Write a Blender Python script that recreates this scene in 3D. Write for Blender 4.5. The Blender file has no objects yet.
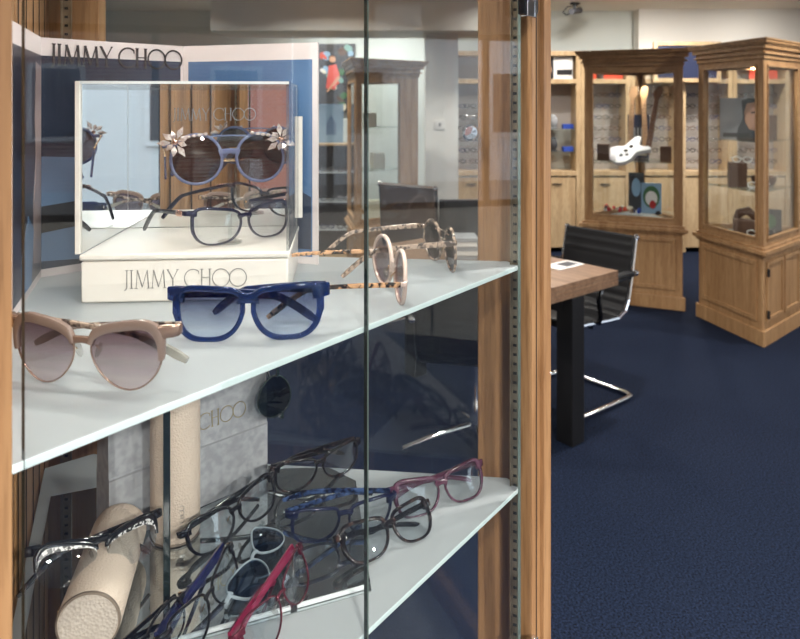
import bpy, bmesh, math, random
from mathutils import Vector, Matrix
random.seed(7)
PI = math.pi
sc = bpy.context.scene
COL = sc.collection

# ------------------------------------------------------------------ camera
cam_d = bpy.data.cameras.new('camera')
cam = bpy.data.objects.new('camera', cam_d)
COL.objects.link(cam)
cam.location = (0, 0, 1.55)
cam.rotation_euler = (PI/2, 0, 0)
cam_d.sensor_width = 36
cam_d.lens = 31.5
cam_d.shift_y = -0.268
cam_d.clip_start = 0.02
cam_d.dof.use_dof = True
cam_d.dof.focus_distance = 0.78
cam_d.dof.aperture_fstop = 11
sc.camera = cam
# ------------------------------------------------------------------ world, exposure
w = bpy.data.worlds.new('daylight')
sc.world = w
w.use_nodes = True
bg = w.node_tree.nodes['Background']
bg.inputs[0].default_value = (0.80, 0.88, 1.0, 1)
bg.inputs[1].default_value = 3.2
sc.view_settings.view_transform = 'Standard'
sc.view_settings.look = 'None'
sc.view_settings.gamma = 1
sc.view_settings.use_curve_mapping = False
sc.view_settings.exposure = 0.2
sc.cycles.transparent_max_bounces = 40
sc.cycles.max_bounces = 14
sc.cycles.glossy_bounces = 6
sc.cycles.caustics_reflective = False
sc.cycles.caustics_refractive = False
# ------------------------------------------------------------------ lights (the shop's ceiling spots, with added fill lights)
def spot_light(x, y, z, power, size=0.12, color=(1, 0.955, 0.90), rot=(0, 0, 0), spread=2.6):
    d = bpy.data.lights.new('shop_or_fill_light', 'AREA')
    d.shape = 'DISK'; d.size = size; d.energy = power; d.color = color; d.spread = spread
    o = bpy.data.objects.new('shop_or_fill_light', d)
    COL.objects.link(o); o.location = (x, y, z); o.rotation_euler = rot
    return o
SPOTS = [(-2.4, 0.4), (-2.4, 3.0), (-2.4, 5.6), (-0.9, -0.9), (0.75, 1.15), (-0.9, 2.4), (-0.6, 5.2),
         (1.0, 3.3), (1.2, 5.9), (2.6, 1.2), (2.9, 4.2), (2.7, 6.6), (4.4, 2.8), (4.4, 5.6), (0.3, -0.5), (1.8, -1.5), (0.8, -2.1), (2.8, -0.8)]  # last entries are added to brighten the poster and lower shelf
for (x, y) in SPOTS:
    spot_light(x, y, 2.575, 140 if x > .6 and y < -.6 else 22 if y < 1.0 and x > -2 else 24)
for (x, y, p) in [(-0.06, 0.83, 1.2), (-0.20, 0.60, 0.9), (-0.36, 0.90, 0.6)]:       # downlights inside the near cabinet's crown
    spot_light(x, y, 1.842, p, 0.06, (1, 0.96, 0.90))
for x in (-0.75, 0.0):
    spot_light(x, 7.1, 2.57, 12, 0.12, (1, .97, .93), (math.radians(10), 0, 0))  # added fill to lift the painting and the back wall
for x in (0.7, 1.7, 2.7, 3.7):                                # added lights to brighten the wall display units
    spot_light(x, 6.75, 2.57, 9, 0.12, (1, .96, .91), (math.radians(22), 0, 0))
for (x, y) in [(1.95, 5.6), (2.55, 5.0)]:
    spot_light(x, y, 1.83, 2.6, 0.06, (1, 0.95, 0.88))

# ================================================================== helpers
class MB:
    def __init__(s): s.v = []; s.f = []; s.m = []
    def add(s, v, f, mi=0):
        n = len(s.v); s.v += [tuple(p) for p in v]
        for q in f: s.f.append([i + n for i in q]); s.m.append(mi)
        return s
    def box(s, c, d, R=None, mi=0):
        c = Vector(c); v = []
        for z in (-.5, .5):
            for x, y in ((-.5, -.5), (.5, -.5), (.5, .5), (-.5, .5)):
                p = Vector((x*d[0], y*d[1], z*d[2]))
                if R is not None: p = R @ p
                v.append(c + p)
        return s.add(v, [(3, 2, 1, 0), (4, 5, 6, 7), (0, 1, 5, 4), (1, 2, 6, 5), (2, 3, 7, 6), (3, 0, 4, 7)], mi)
    def prism(s, poly, z0, z1, mi=0):
        n = len(poly)
        v = [(p[0], p[1], z0) for p in poly] + [(p[0], p[1], z1) for p in poly]
        f = [list(range(n))[::-1], list(range(n, 2*n))] + [(i, (i+1) % n, (i+1) % n + n, i + n) for i in range(n)]
        return s.add(v, f, mi)
    def slab(s, a, b, t, z0, z1, mi=0):
        """vertical slab between plan points a,b ; thickness t to the left of a->b"""
        a = Vector(a); b = Vector(b); d = (b - a).normalized(); n = Vector((-d.y, d.x)) * t
        return s.prism([a, b, b + n, a + n], z0, z1, mi)
    def sweep(s, path, sec, up=(0, 0, 1), scale=None, closed=False, mi=0, cap=True):
        P = [Vector(p) for p in path]; n = len(P); m = len(sec); up = Vector(up); base = len(s.v)
        for i in range(n):
            if closed: T = P[(i+1) % n] - P[i-1]
            else: T = P[min(i+1, n-1)] - P[max(i-1, 0)]
            T.normalize()
            S = T.cross(up)
            if S.length < 1e-4: S = T.cross(Vector((0.3, 0.9, 0.1)))
            S.normalize(); U = S.cross(T).normalized()
            k = scale[i] if scale else (1, 1)
            for (a, b) in sec: s.v.append(tuple(P[i] + S*a*k[0] + U*b*k[1]))
        for i in range(n if closed else n-1):
            j = (i+1) % n
            for q in range(m):
                r = (q+1) % m
                s.f.append([base+i*m+q, base+i*m+r, base+j*m+r, base+j*m+q]); s.m.append(mi)
        if cap and not closed:
            s.f.append([base+q for q in range(m)]); s.m.append(mi)
            s.f.append([base+(n-1)*m+q for q in range(m)][::-1]); s.m.append(mi)
        return s
    def tube(s, path, r, seg=10, closed=False, mi=0, up=(0, 0, 1)):
        return s.sweep(path, circ(r, seg), up, None, closed, mi)
    def lathe(s, prof, c=(0, 0, 0), seg=28, R=None, mi=0, cap=True):
        c = Vector(c); v = []; f = []; n = len(prof)
        for k in range(seg):
            a = 2*PI*k/seg
            for (r, z) in prof:
                p = Vector((r*math.cos(a), r*math.sin(a), z))
                if R is not None: p = R @ p
                v.append(c + p)
        for k in range(seg):
            l = (k+1) % seg
            for i in range(n-1): f.append((k*n+i, l*n+i, l*n+i+1, k*n+i+1))
        if cap and prof[0][0] > 1e-6: f.append([k*n for k in range(seg)][::-1])
        if cap and prof[-1][0] > 1e-6: f.append([k*n+n-1 for k in range(seg)])
        return s.add(v, f, mi)
    def ell(s, c, r, R=None, seg=12, mi=0):
        prof = [(max(1e-7, math.sin(PI*i/8)), -math.cos(PI*i/8)) for i in range(9)]
        c = Vector(c); v = []; f = []; n = 9
        for k in range(seg):
            a = 2*PI*k/seg
            for (q, z) in prof:
                p = Vector((q*math.cos(a)*r[0], q*math.sin(a)*r[1], z*r[2]))
                if R is not None: p = R @ p
                v.append(c + p)
        for k in range(seg):
            l = (k+1) % seg
            for i in range(n-1): f.append((k*n+i, l*n+i, l*n+i+1, k*n+i+1))
        return s.add(v, f, mi)
    def build(s, name, mats, parent=None, smooth=True, bevel=0, ang=38, merge=True):
        me = bpy.data.meshes.new(name)
        me.from_pydata(s.v, [], s.f)
        if not isinstance(mats, (list, tuple)): mats = [mats]
        for m in mats: me.materials.append(m)
        for p, mi in zip(me.polygons, s.m): p.material_index = mi
        bm = bmesh.new(); bm.from_mesh(me)
        if merge: bmesh.ops.remove_doubles(bm, verts=bm.verts, dist=1e-6)
        bmesh.ops.recalc_face_normals(bm, faces=bm.faces)
        if smooth:
            for f in bm.faces: f.smooth = True
            for e in bm.edges:
                if len(e.link_faces) == 2 and e.calc_face_angle(3.1) > math.radians(ang): e.smooth = False
        bm.to_mesh(me); bm.free()
        o = bpy.data.objects.new(name, me); COL.objects.link(o)
        if parent is not None:
            o.parent = parent
            o.matrix_parent_inverse = MW.get(parent.name, Matrix()).inverted()
            MW[o.name] = MW.get(parent.name, Matrix()) if False else Matrix()
        if bevel:
            b = o.modifiers.new('bevel', 'BEVEL'); b.width = bevel; b.segments = 2; b.limit_method = 'ANGLE'; b.angle_limit = math.radians(40)
        return o
MW = {}
def circ(r, seg=10): return [(r*math.cos(2*PI*i/seg), r*math.sin(2*PI*i/seg)) for i in range(seg)]
def rrect(w, h, k=.3):
    a, b = w/2, h/2; c = min(a, b)*k*2
    c = min(c, a*.95, b*.95)
    out = []
    for (sx, sy, a0) in ((1, 1, 0), (-1, 1, 90), (-1, -1, 180), (1, -1, 270)):
        for t in (0, 45, 90):
            g = math.radians(a0+t); out.append((sx*(a-c)+c*math.cos(g), sy*(b-c)+c*math.sin(g)))
    return out
def tag(o, label=None, cat=None, group=None, kind=None):
    if label: o['label'] = label
    if cat: o['category'] = cat
    if group: o['group'] = group
    if kind: o['kind'] = kind
    return o
def empty(name, loc=(0, 0, 0), label=None, cat=None, group=None, world_children=True, M=None):
    o = bpy.data.objects.new(name, None); COL.objects.link(o); o.empty_display_size = .05
    if M is None: M = Matrix.Translation(loc)
    o.matrix_world = M
    MW[o.name] = M if world_children else Matrix()
    return tag(o, label, cat, group)
def kids(o): return [c for c in bpy.data.objects if c.parent == o]
def copy_tree(o, parent=None):
    c = o.copy(); COL.objects.link(c)
    if parent is not None: c.parent = parent
    for ch in kids(o): copy_tree(ch, c)
    return c

# ================================================================== materials
def newmat(name):
    m = bpy.data.materials.new(name); m.use_nodes = True
    nt = m.node_tree; return m, nt, nt.nodes['Principled BSDF'], nt.nodes['Material Output']
def S(r, g, b):   # srgb 0-255 to linear
    f = lambda c: (c/255/12.92) if c/255 <= .04045 else ((c/255+.055)/1.055)**2.4
    return (f(r), f(g), f(b), 1)
def plain(name, c, rough=.5, metal=0, coat=0, trans=0, alpha=1, spec=.5):
    m, nt, b, o = newmat(name)
    b.inputs['Base Color'].default_value = c; b.inputs['Roughness'].default_value = rough
    b.inputs['Metallic'].default_value = metal; b.inputs['Coat Weight'].default_value = coat
    b.inputs['Transmission Weight'].default_value = trans; b.inputs['Specular IOR Level'].default_value = spec
    return m
def noise_mat(name, c1, c2, scale=50, rough=.5, stretch=(1, 1, 1), pos=(.4, .6), metal=0, bump=0, coat=0, rotz=0, detail=4, coord='Object', dist=0):
    m, nt, b, o = newmat(name); N = nt.nodes; K = nt.links
    tc = N.new('ShaderNodeTexCoord'); mp = N.new('ShaderNodeMapping'); mp.inputs['Scale'].default_value = stretch
    mr = N.new('ShaderNodeMapping'); mr.inputs['Rotation'].default_value = (0, 0, rotz)
    nz = N.new('ShaderNodeTexNoise'); nz.inputs['Scale'].default_value = scale; nz.inputs['Detail'].default_value = detail
    nz.inputs['Distortion'].default_value = dist
    cr = N.new('ShaderNodeValToRGB'); cr.color_ramp.elements[0].position = pos[0]; cr.color_ramp.elements[1].position = pos[1]
    cr.color_ramp.elements[0].color = c1; cr.color_ramp.elements[1].color = c2
    K.new(tc.outputs[coord], mr.inputs[0]); K.new(mr.outputs[0], mp.inputs[0]); K.new(mp.outputs[0], nz.inputs[0])
    K.new(nz.outputs[0], cr.inputs[0]); K.new(cr.outputs[0], b.inputs['Base Color'])
    b.inputs['Roughness'].default_value = rough; b.inputs['Metallic'].default_value = metal; b.inputs['Coat Weight'].default_value = coat
    if bump:
        bp = N.new('ShaderNodeBump'); bp.inputs['Strength'].default_value = bump; bp.inputs['Distance'].default_value = .002
        K.new(nz.outputs[0], bp.inputs['Height']); K.new(bp.outputs[0], b.inputs['Normal'])
    return m
def wood(name, dark, mid, lite, axis='z', rotz=0, scale=14, rough=.42, fine=1.0):
    m, nt, b, o = newmat(name); N = nt.nodes; K = nt.links
    tc = N.new('ShaderNodeTexCoord'); mr = N.new('ShaderNodeMapping'); mr.inputs['Rotation'].default_value = (0, 0, rotz)
    st = {'z': (1, 1, .07), 'x': (.07, 1, 1), 'y': (1, .07, 1)}[axis]
    mp = N.new('ShaderNodeMapping'); mp.inputs['Scale'].default_value = st
    K.new(tc.outputs['Object'], mr.inputs[0]); K.new(mr.outputs[0], mp.inputs[0])
    n1 = N.new('ShaderNodeTexNoise'); n1.inputs['Scale'].default_value = scale; n1.inputs['Detail'].default_value = 3; n1.inputs['Distortion'].default_value = 1.6
    n2 = N.new('ShaderNodeTexNoise'); n2.inputs['Scale'].default_value = scale*16*fine; n2.inputs['Detail'].default_value = 3
    K.new(mp.outputs[0], n1.inputs[0]); K.new(mp.outputs[0], n2.inputs[0])
    cr = N.new('ShaderNodeValToRGB'); e = cr.color_ramp.elements
    e[0].position = .28; e[0].color = dark; e[1].position = .72; e[1].color = lite
    q = e.new(.5); q.color = mid
    K.new(n1.outputs[0], cr.inputs[0])
    c2 = N.new('ShaderNodeValToRGB'); c2.color_ramp.elements[0].position = .30; c2.color_ramp.elements[0].color = (.62, .58, .54, 1)
    c2.color_ramp.elements[1].position = .52; c2.color_ramp.elements[1].color = (1, 1, 1, 1)
    K.new(n2.outputs[0], c2.inputs[0])
    mx = N.new('ShaderNodeMix'); mx.data_type = 'RGBA'; mx.blend_type = 'MULTIPLY'; mx.inputs[0].default_value = .75
    K.new(cr.outputs[0], mx.inputs[6]); K.new(c2.outputs[0], mx.inputs[7]); K.new(mx.outputs[2], b.inputs['Base Color'])
    b.inputs['Roughness'].default_value = rough
    bp = N.new('ShaderNodeBump'); bp.inputs['Strength'].default_value = .15; bp.inputs['Distance'].default_value = .0006
    K.new(n2.outputs[0], bp.inputs['Height']); K.new(bp.outputs[0], b.inputs['Normal'])
    return m
def glassy(name, tint=(1, 1, 1, 1), ior=1.5, rough=0.0, grad=None, refl=1.0):
    """thin glass: fresnel mix of transparent (tinted) and sharp gloss"""
    m = bpy.data.materials.new(name); m.use_nodes = True
    nt = m.node_tree; N = nt.nodes; K = nt.links; N.clear()
    out = N.new('ShaderNodeOutputMaterial'); mix = N.new('ShaderNodeMixShader'); fr = N.new('ShaderNodeFresnel')
    ge = N.new('ShaderNodeNewGeometry'); mr_ = N.new('ShaderNodeMapRange')     # same reflectance from both sides of the pane
    mr_.inputs[3].default_value = ior; mr_.inputs[4].default_value = 1/ior
    K.new(ge.outputs['Backfacing'], mr_.inputs[0]); K.new(mr_.outputs[0], fr.inputs[0])
    t = N.new('ShaderNodeBsdfTransparent'); g = N.new('ShaderNodeBsdfGlossy'); g.inputs['Roughness'].default_value = rough
    t.inputs[0].default_value = tint
    if grad:
        tc = N.new('ShaderNodeTexCoord'); sp = N.new('ShaderNodeSeparateXYZ'); cr = N.new('ShaderNodeValToRGB')
        cr.color_ramp.elements[0].color = grad[0]; cr.color_ramp.elements[1].color = grad[1]
        cr.color_ramp.elements[0].position = .15; cr.color_ramp.elements[1].position = .95
        K.new(tc.outputs['Generated'], sp.inputs[0]); K.new(sp.outputs[2], cr.inputs[0]); K.new(cr.outputs[0], t.inputs[0])
    if refl != 1.0:
        mu = N.new('ShaderNodeMath'); mu.operation = 'MULTIPLY'; mu.inputs[1].default_value = refl
        K.new(fr.outputs[0], mu.inputs[0]); K.new(mu.outputs[0], mix.inputs[0])
    else: K.new(fr.outputs[0], mix.inputs[0])
    K.new(t.outputs[0], mix.inputs[1]); K.new(g.outputs[0], mix.inputs[2]); K.new(mix.outputs[0], out.inputs[0])
    return m
def emis(name, c, s):
    m = bpy.data.materials.new(name); m.use_nodes = True; nt = m.node_tree; nt.nodes.clear()
    o = nt.nodes.new('ShaderNodeOutputMaterial'); e = nt.nodes.new('ShaderNodeEmission')
    e.inputs[0].default_value = c; e.inputs[1].default_value = s; nt.links.new(e.outputs[0], o.inputs[0]); return m

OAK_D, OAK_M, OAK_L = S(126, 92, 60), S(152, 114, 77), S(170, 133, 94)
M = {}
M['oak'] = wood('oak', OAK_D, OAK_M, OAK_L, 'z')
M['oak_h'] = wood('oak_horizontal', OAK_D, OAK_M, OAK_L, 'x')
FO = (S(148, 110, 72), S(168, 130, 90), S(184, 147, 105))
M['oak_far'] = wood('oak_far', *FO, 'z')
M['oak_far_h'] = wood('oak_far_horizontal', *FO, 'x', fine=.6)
M['oak_pale'] = wood('oak_pale', S(176, 146, 108), S(190, 162, 124), S(204, 178, 140), 'z')
M['table_wood'] = wood('table_wood', S(108, 82, 62), S(132, 104, 82), S(154, 126, 100), 'y', rotz=-.707, scale=18)
M['edge_band'] = wood('edge_band', S(120, 84, 58), S(146, 108, 78), S(170, 132, 98), 'x', rotz=-.6, scale=40)
M['groove'] = plain('groove', S(40, 28, 18), .8)
M['metal'] = noise_mat('rail_metal', S(120, 108, 90), S(150, 138, 118), 30, .35, metal=.8)
M['slot'] = plain('slot', S(16, 13, 10), .9)
M['chrome'] = plain('chrome', S(225, 225, 228), .08, 1)
M['chrome_dark'] = plain('black_clamp', S(30, 32, 36), .25, .6)
M['glass'] = glassy('clear_glass', (.975, .985, .98, 1))
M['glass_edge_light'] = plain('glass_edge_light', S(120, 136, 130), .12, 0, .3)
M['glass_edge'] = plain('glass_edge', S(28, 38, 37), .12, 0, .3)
def shelf_mat():
    m, nt, b, o = newmat('frosted_shelf'); N = nt.nodes; K = nt.links
    b.inputs['Base Color'].default_value = S(206, 211, 213); b.inputs['Roughness'].default_value = .16
    tr = N.new('ShaderNodeBsdfTranslucent'); tr.inputs[0].default_value = S(230, 236, 238)
    mx = N.new('ShaderNodeMixShader'); mx.inputs[0].default_value = .5
    K.new(b.outputs[0], mx.inputs[1]); K.new(tr.outputs[0], mx.inputs[2]); K.new(mx.outputs[0], o.inputs[0])
    return m
M['shelf'] = shelf_mat()
M['shelf_edge'] = plain('shelf_edge', S(205, 222, 222), .2)
M['white'] = plain('white_lacquer', S(232, 227, 219), .28, 0, .3)
M['cream'] = None
M['case_rim'] = plain('case_rim', S(128, 114, 100), .4)
M['mirror'] = plain('mirror', (.86, .88, .88, 1), .0, 1)
M['mirror_plate'] = plain('mirror_plate', (.60, .65, .65, 1), .015, .95)
M['acrylic'] = glassy('clear_acrylic', (.96, .98, .98, 1), 1.49)
M['black_ink'] = plain('black_ink', S(28, 26, 28), .6)
M['silver_ink'] = plain('silver_ink', S(150, 148, 146), .3, .6)
M['gold_ink'] = plain('gold_ink', S(168, 150, 98), .35, .7)
M['etched'] = plain('etched', S(138, 144, 150), .5)
M['paper'] = plain('white_paper', S(226, 216, 214), .5)
M['gold'] = plain('gold', S(214, 178, 130), .18, 1)
M['rose_gold'] = plain('rose_gold', S(216, 176, 160), .2, 1)
M['silver'] = plain('silver', S(210, 208, 205), .18, 1)
M['black_gloss'] = plain('black_gloss', S(16, 15, 17), .12, 0, .5)
M['black'] = plain('black', S(18, 18, 20), .45)
def leather(name, c, sc_=700, b_=.5):
    m, nt, b, o = newmat(name); N = nt.nodes; K = nt.links
    b.inputs['Base Color'].default_value = c; b.inputs['Roughness'].default_value = .5
    tc = N.new('ShaderNodeTexCoord'); vo = N.new('ShaderNodeTexVoronoi'); vo.inputs['Scale'].default_value = sc_
    bp = N.new('ShaderNodeBump'); bp.inputs['Strength'].default_value = b_; bp.inputs['Distance'].default_value = .0008
    K.new(tc.outputs['Object'], vo.inputs[0]); K.new(vo.outputs[0], bp.inputs['Height']); K.new(bp.outputs[0], b.inputs['Normal'])
    return m
M['cream'] = leather('cream_scale_leather', S(226, 208, 190), 420, .8)
M['cream_dots'] = leather('cream_woven_end', S(196, 184, 172), 330, 1.0)
M['grey_paper'] = noise_mat('grey_textured_paper', S(158, 160, 164), S(176, 178, 182), 90, .7, bump=.2)
M['black_leather'] = plain('black_leather', S(17, 17, 19), .42)
M['brown_leather'] = plain('brown_leather', S(78, 60, 50), .4)
M['carpet'] = noise_mat('navy_carpet', S(3, 6, 12), S(31, 42, 66), 150, .95, pos=(.34, .70), bump=.6, detail=3)
M['carpet'].node_tree.nodes['Principled BSDF'].inputs['Specular IOR Level'].default_value = .12
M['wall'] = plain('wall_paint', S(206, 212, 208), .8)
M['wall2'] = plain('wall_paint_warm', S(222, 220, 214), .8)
M['ceil'] = plain('ceiling_paint', S(226, 224, 218), .85)
M['grey_panel'] = plain('grey_rack_panel', S(176, 168, 160), .6)

# ================================================================== room shell
X0, X1, Y0, Y1, H = -4.2, 5.8, -2.6, 7.8, 2.6
def struct(name, mb, m, parent=None, **k):
    o = mb.build(name, m, parent, **k)
    if parent is None: o['kind'] = 'structure'
    return o
struct('floor', MB().box(((X0+X1)/2, (Y0+Y1)/2, -.05), (X1-X0+.4, Y1-Y0+.4, .1)), M['carpet'])
struct('ceiling', MB().box(((X0+X1)/2, (Y0+Y1)/2, H+.05), (X1-X0+.4, Y1-Y0+.4, .1)), M['ceil'])
struct('wall_back', MB().prism([(X0, Y1), (X0, Y1+.2), (X1, Y1+.2), (X1, Y1)], 0, H), M['wall'])
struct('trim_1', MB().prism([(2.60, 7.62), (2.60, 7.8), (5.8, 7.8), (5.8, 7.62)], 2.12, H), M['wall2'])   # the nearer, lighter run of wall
struct('wall_left', MB().prism([(X0-.2, Y0), (X0-.2, Y1), (X0, Y1), (X0, Y0)], 0, H), M['wall2'])
def wall_with_window(name, horizontal, fixed, a0, a1, w0, w1, z0, z1, out, m):
    mb = MB()
    def seg(p, q, za, zb):
        if horizontal: mb.prism([(p, min(fixed, fixed+out)), (q, min(fixed, fixed+out)), (q, max(fixed, fixed+out)), (p, max(fixed, fixed+out))], za, zb)
        else: mb.prism([(min(fixed, fixed+out), p), (max(fixed, fixed+out), p), (max(fixed, fixed+out), q), (min(fixed, fixed+out), q)], za, zb)
    seg(a0, w0, 0, H); seg(w1, a1, 0, H); seg(w0, w1, 0, z0); seg(w0, w1, z1, H)
    return struct(name, mb, m, merge=False)
wall_with_window('wall_right', False, X1, Y0, Y1, -1.6, 4.6, .55, 2.25, .2, M['wall2'])
wall_with_window('wall_front', True, Y0, X0, X1, -2.2, 3.6, .4, 2.3, -.2, M['wall2'])
def window(n, horizontal, fixed, w0, w1, z0, z1, cnt):
    mb = MB(); t = .06
    def bar(p, q, za, zb):
        if horizontal: mb.prism([(p, fixed-.06), (q, fixed-.06), (q, fixed), (p, fixed)], za, zb)
        else: mb.prism([(fixed, p), (fixed+.06, p), (fixed+.06, q), (fixed, q)], za, zb)
    bar(w0, w1, z0, z0+t); bar(w0, w1, z1-t, z1)
    for i in range(cnt+1):
        c = w0+(w1-w0)*i/cnt; a = max(w0, min(w1-t, c-t/2)); bar(a, a+t, z0, z1)
    wn = struct('window_%d' % n, mb, M['black'], merge=False)
    g = MB()
    if horizontal: g.box(((w0+w1)/2, fixed-.1, (z0+z1)/2), (w1-w0, .006, z1-z0))
    else: g.box((fixed+.1, (w0+w1)/2, (z0+z1)/2), (.006, w1-w0, z1-z0))
    g.build('pane', M['glass'], wn)
window(1, False, X1, -1.6, 4.6, .55, 2.25, 4)
window(2, True, Y0, -2.2, 3.6, .4, 2.3, 4)
# low dropped bulkhead and pillar at the back left
struct('trim_2', MB().box((-.35, 6.45, 2.40), (2.6, .7, .4)), M['wall2'])
struct('trim_3', MB().box((.385, 6.6, 1.1), (.30, .34, 2.2)), M['wall2'])

# street outside, seen only in reflections
struct('ground', MB().box((2, -4, -.3), (60, 60, .1)), plain('paving', S(120, 118, 116), .9))
def brick_mat():
    m, nt, b, o = newmat('street_brick'); N = nt.nodes; K = nt.links
    tc = N.new('ShaderNodeTexCoord'); br = N.new('ShaderNodeTexBrick'); br.inputs['Scale'].default_value = 6
    mp = N.new('ShaderNodeMapping'); mp.inputs['Rotation'].default_value = (PI/2, 0, 0)
    br.inputs['Color1'].default_value = S(150, 76, 62); br.inputs['Color2'].default_value = S(134, 64, 54); br.inputs['Mortar'].default_value = S(180, 160, 148)
    K.new(tc.outputs['Object'], mp.inputs[0]); K.new(mp.outputs[0], br.inputs[0]); K.new(br.outputs[0], b.inputs['Base Color']); b.inputs['Roughness'].default_value = .9
    return m
M['brick'] = brick_mat(); M['render'] = plain('pale_render', S(206, 208, 210), .9); M['slate'] = plain('slate', S(70, 74, 82), .8)
def house(cx, cy, wd, h, wall, horiz, lab):
    r = empty('terraced_house', (cx, cy, -.25), lab, 'house')
    dx, dy = (wd, 4) if horiz else (4, wd)
    MB().box((cx, cy, h/2-.25), (dx, dy, h)).build('wall', wall, r)
    MB().box((cx, cy, h), (dx+.3, dy+.3, .5)).build('roof', M['slate'], r)
    for zz in (.6, 3.4):
        for k in (-.3, .3):
            if horiz: c = (cx+k*wd, cy+2.02, zz+1); d = (1.1, .08, 1.6); dd = (.9, .1, 1.4)
            else: c = (cx-2.02, cy+k*wd, zz+1); d = (.08, 1.1, 1.6); dd = (.1, .9, 1.4)
            f = MB().box(c, d).build('window', M['render'], r)
            MB().box(c, dd).build('pane', M['slate'], f)
    return r
house(-5.5, -13, 5, 5.6, M['render'], True, 'pale rendered house across the street behind the camera')
house(-.3, -13, 5, 6.2, M['brick'], True, 'red brick house across the street behind the camera')
house(4.9, -13, 5, 5.2, M['render'], True, 'white rendered house across the street, right of the brick one')
house(17, -1, 6, 6.0, M['brick'], False, 'red brick house outside the side window')
house(17, 5.4, 6, 5.0, M['render'], False, 'white rendered house outside the side window')

# ceiling downlights as fittings, also at the added fill positions
dl = empty('ceiling_downlight', (SPOTS[0][0], SPOTS[0][1], 2.6), 'small round recessed ceiling downlight in the shop ceiling, some added as fill', 'ceiling light', 'ceiling downlights')
MB().lathe([(.062, 2.598), (.085, 2.598), (.088, 2.59), (.062, 2.585)], (SPOTS[0][0], SPOTS[0][1], 0)).build('ring', M['chrome'], dl)
MB().lathe([(.0001, 2.597), (.06, 2.597), (.06, 2.590), (.0001, 2.590)], (SPOTS[0][0], SPOTS[0][1], 0)).build('lamp', emis('lamp_glow', (1, .93, .84, 1), 14), dl)
for (x, y) in SPOTS[1:]:
    c = copy_tree(dl); c.location = (x, y, 2.6)

# ================================================================== triangular oak display cabinets
V2 = lambda p: Vector((p[0], p[1]))
def inset(tri, d):
    """offset a convex CCW polygon inwards by d (negative = outwards)"""
    n = len(tri); P = [V2(p) for p in tri]; out = []
    for i in range(n):
        a, b, c = P[i-1], P[i], P[(i+1) % n]
        e1 = (b-a).normalized(); e2 = (c-b).normalized()
        n1 = Vector((-e1.y, e1.x)); n2 = Vector((-e2.y, e2.x))
        k = n1 + n2; out.append(b + k * (d / (1 + n1.dot(n2))))
    return out
def chamfer(tri, c):
    n = len(tri); P = [V2(p) for p in tri]; out = []
    for i in range(n):
        a, b, d = P[i-1], P[i], P[(i+1) % n]
        out.append(b + (a-b).normalized()*c); out.append(b + (d-b).normalized()*c)
    return out
def kite(tri, i, lp, ln, t):
    """V-shaped corner post: arms of length lp (towards previous) and ln (towards next), thickness t"""
    n = len(tri); P = [V2(p) for p in tri]; a, b, c = P[i-1], P[i], P[(i+1) % n]
    I = inset(tri, t)[i]
    e1 = (a-b).normalized(); e2 = (c-b).normalized()
    n1 = -Vector((e1.y, -e1.x)); n2 = Vector((-e2.y, e2.x))
    if n1.dot(c-b) < 0: n1 = -n1
    ch = .006
    return [b + e1*ch, b + e1*lp, b + e1*lp + n1*t, I, b + e2*ln + n2*t, b + e2*ln, b + e2*ch]
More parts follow.
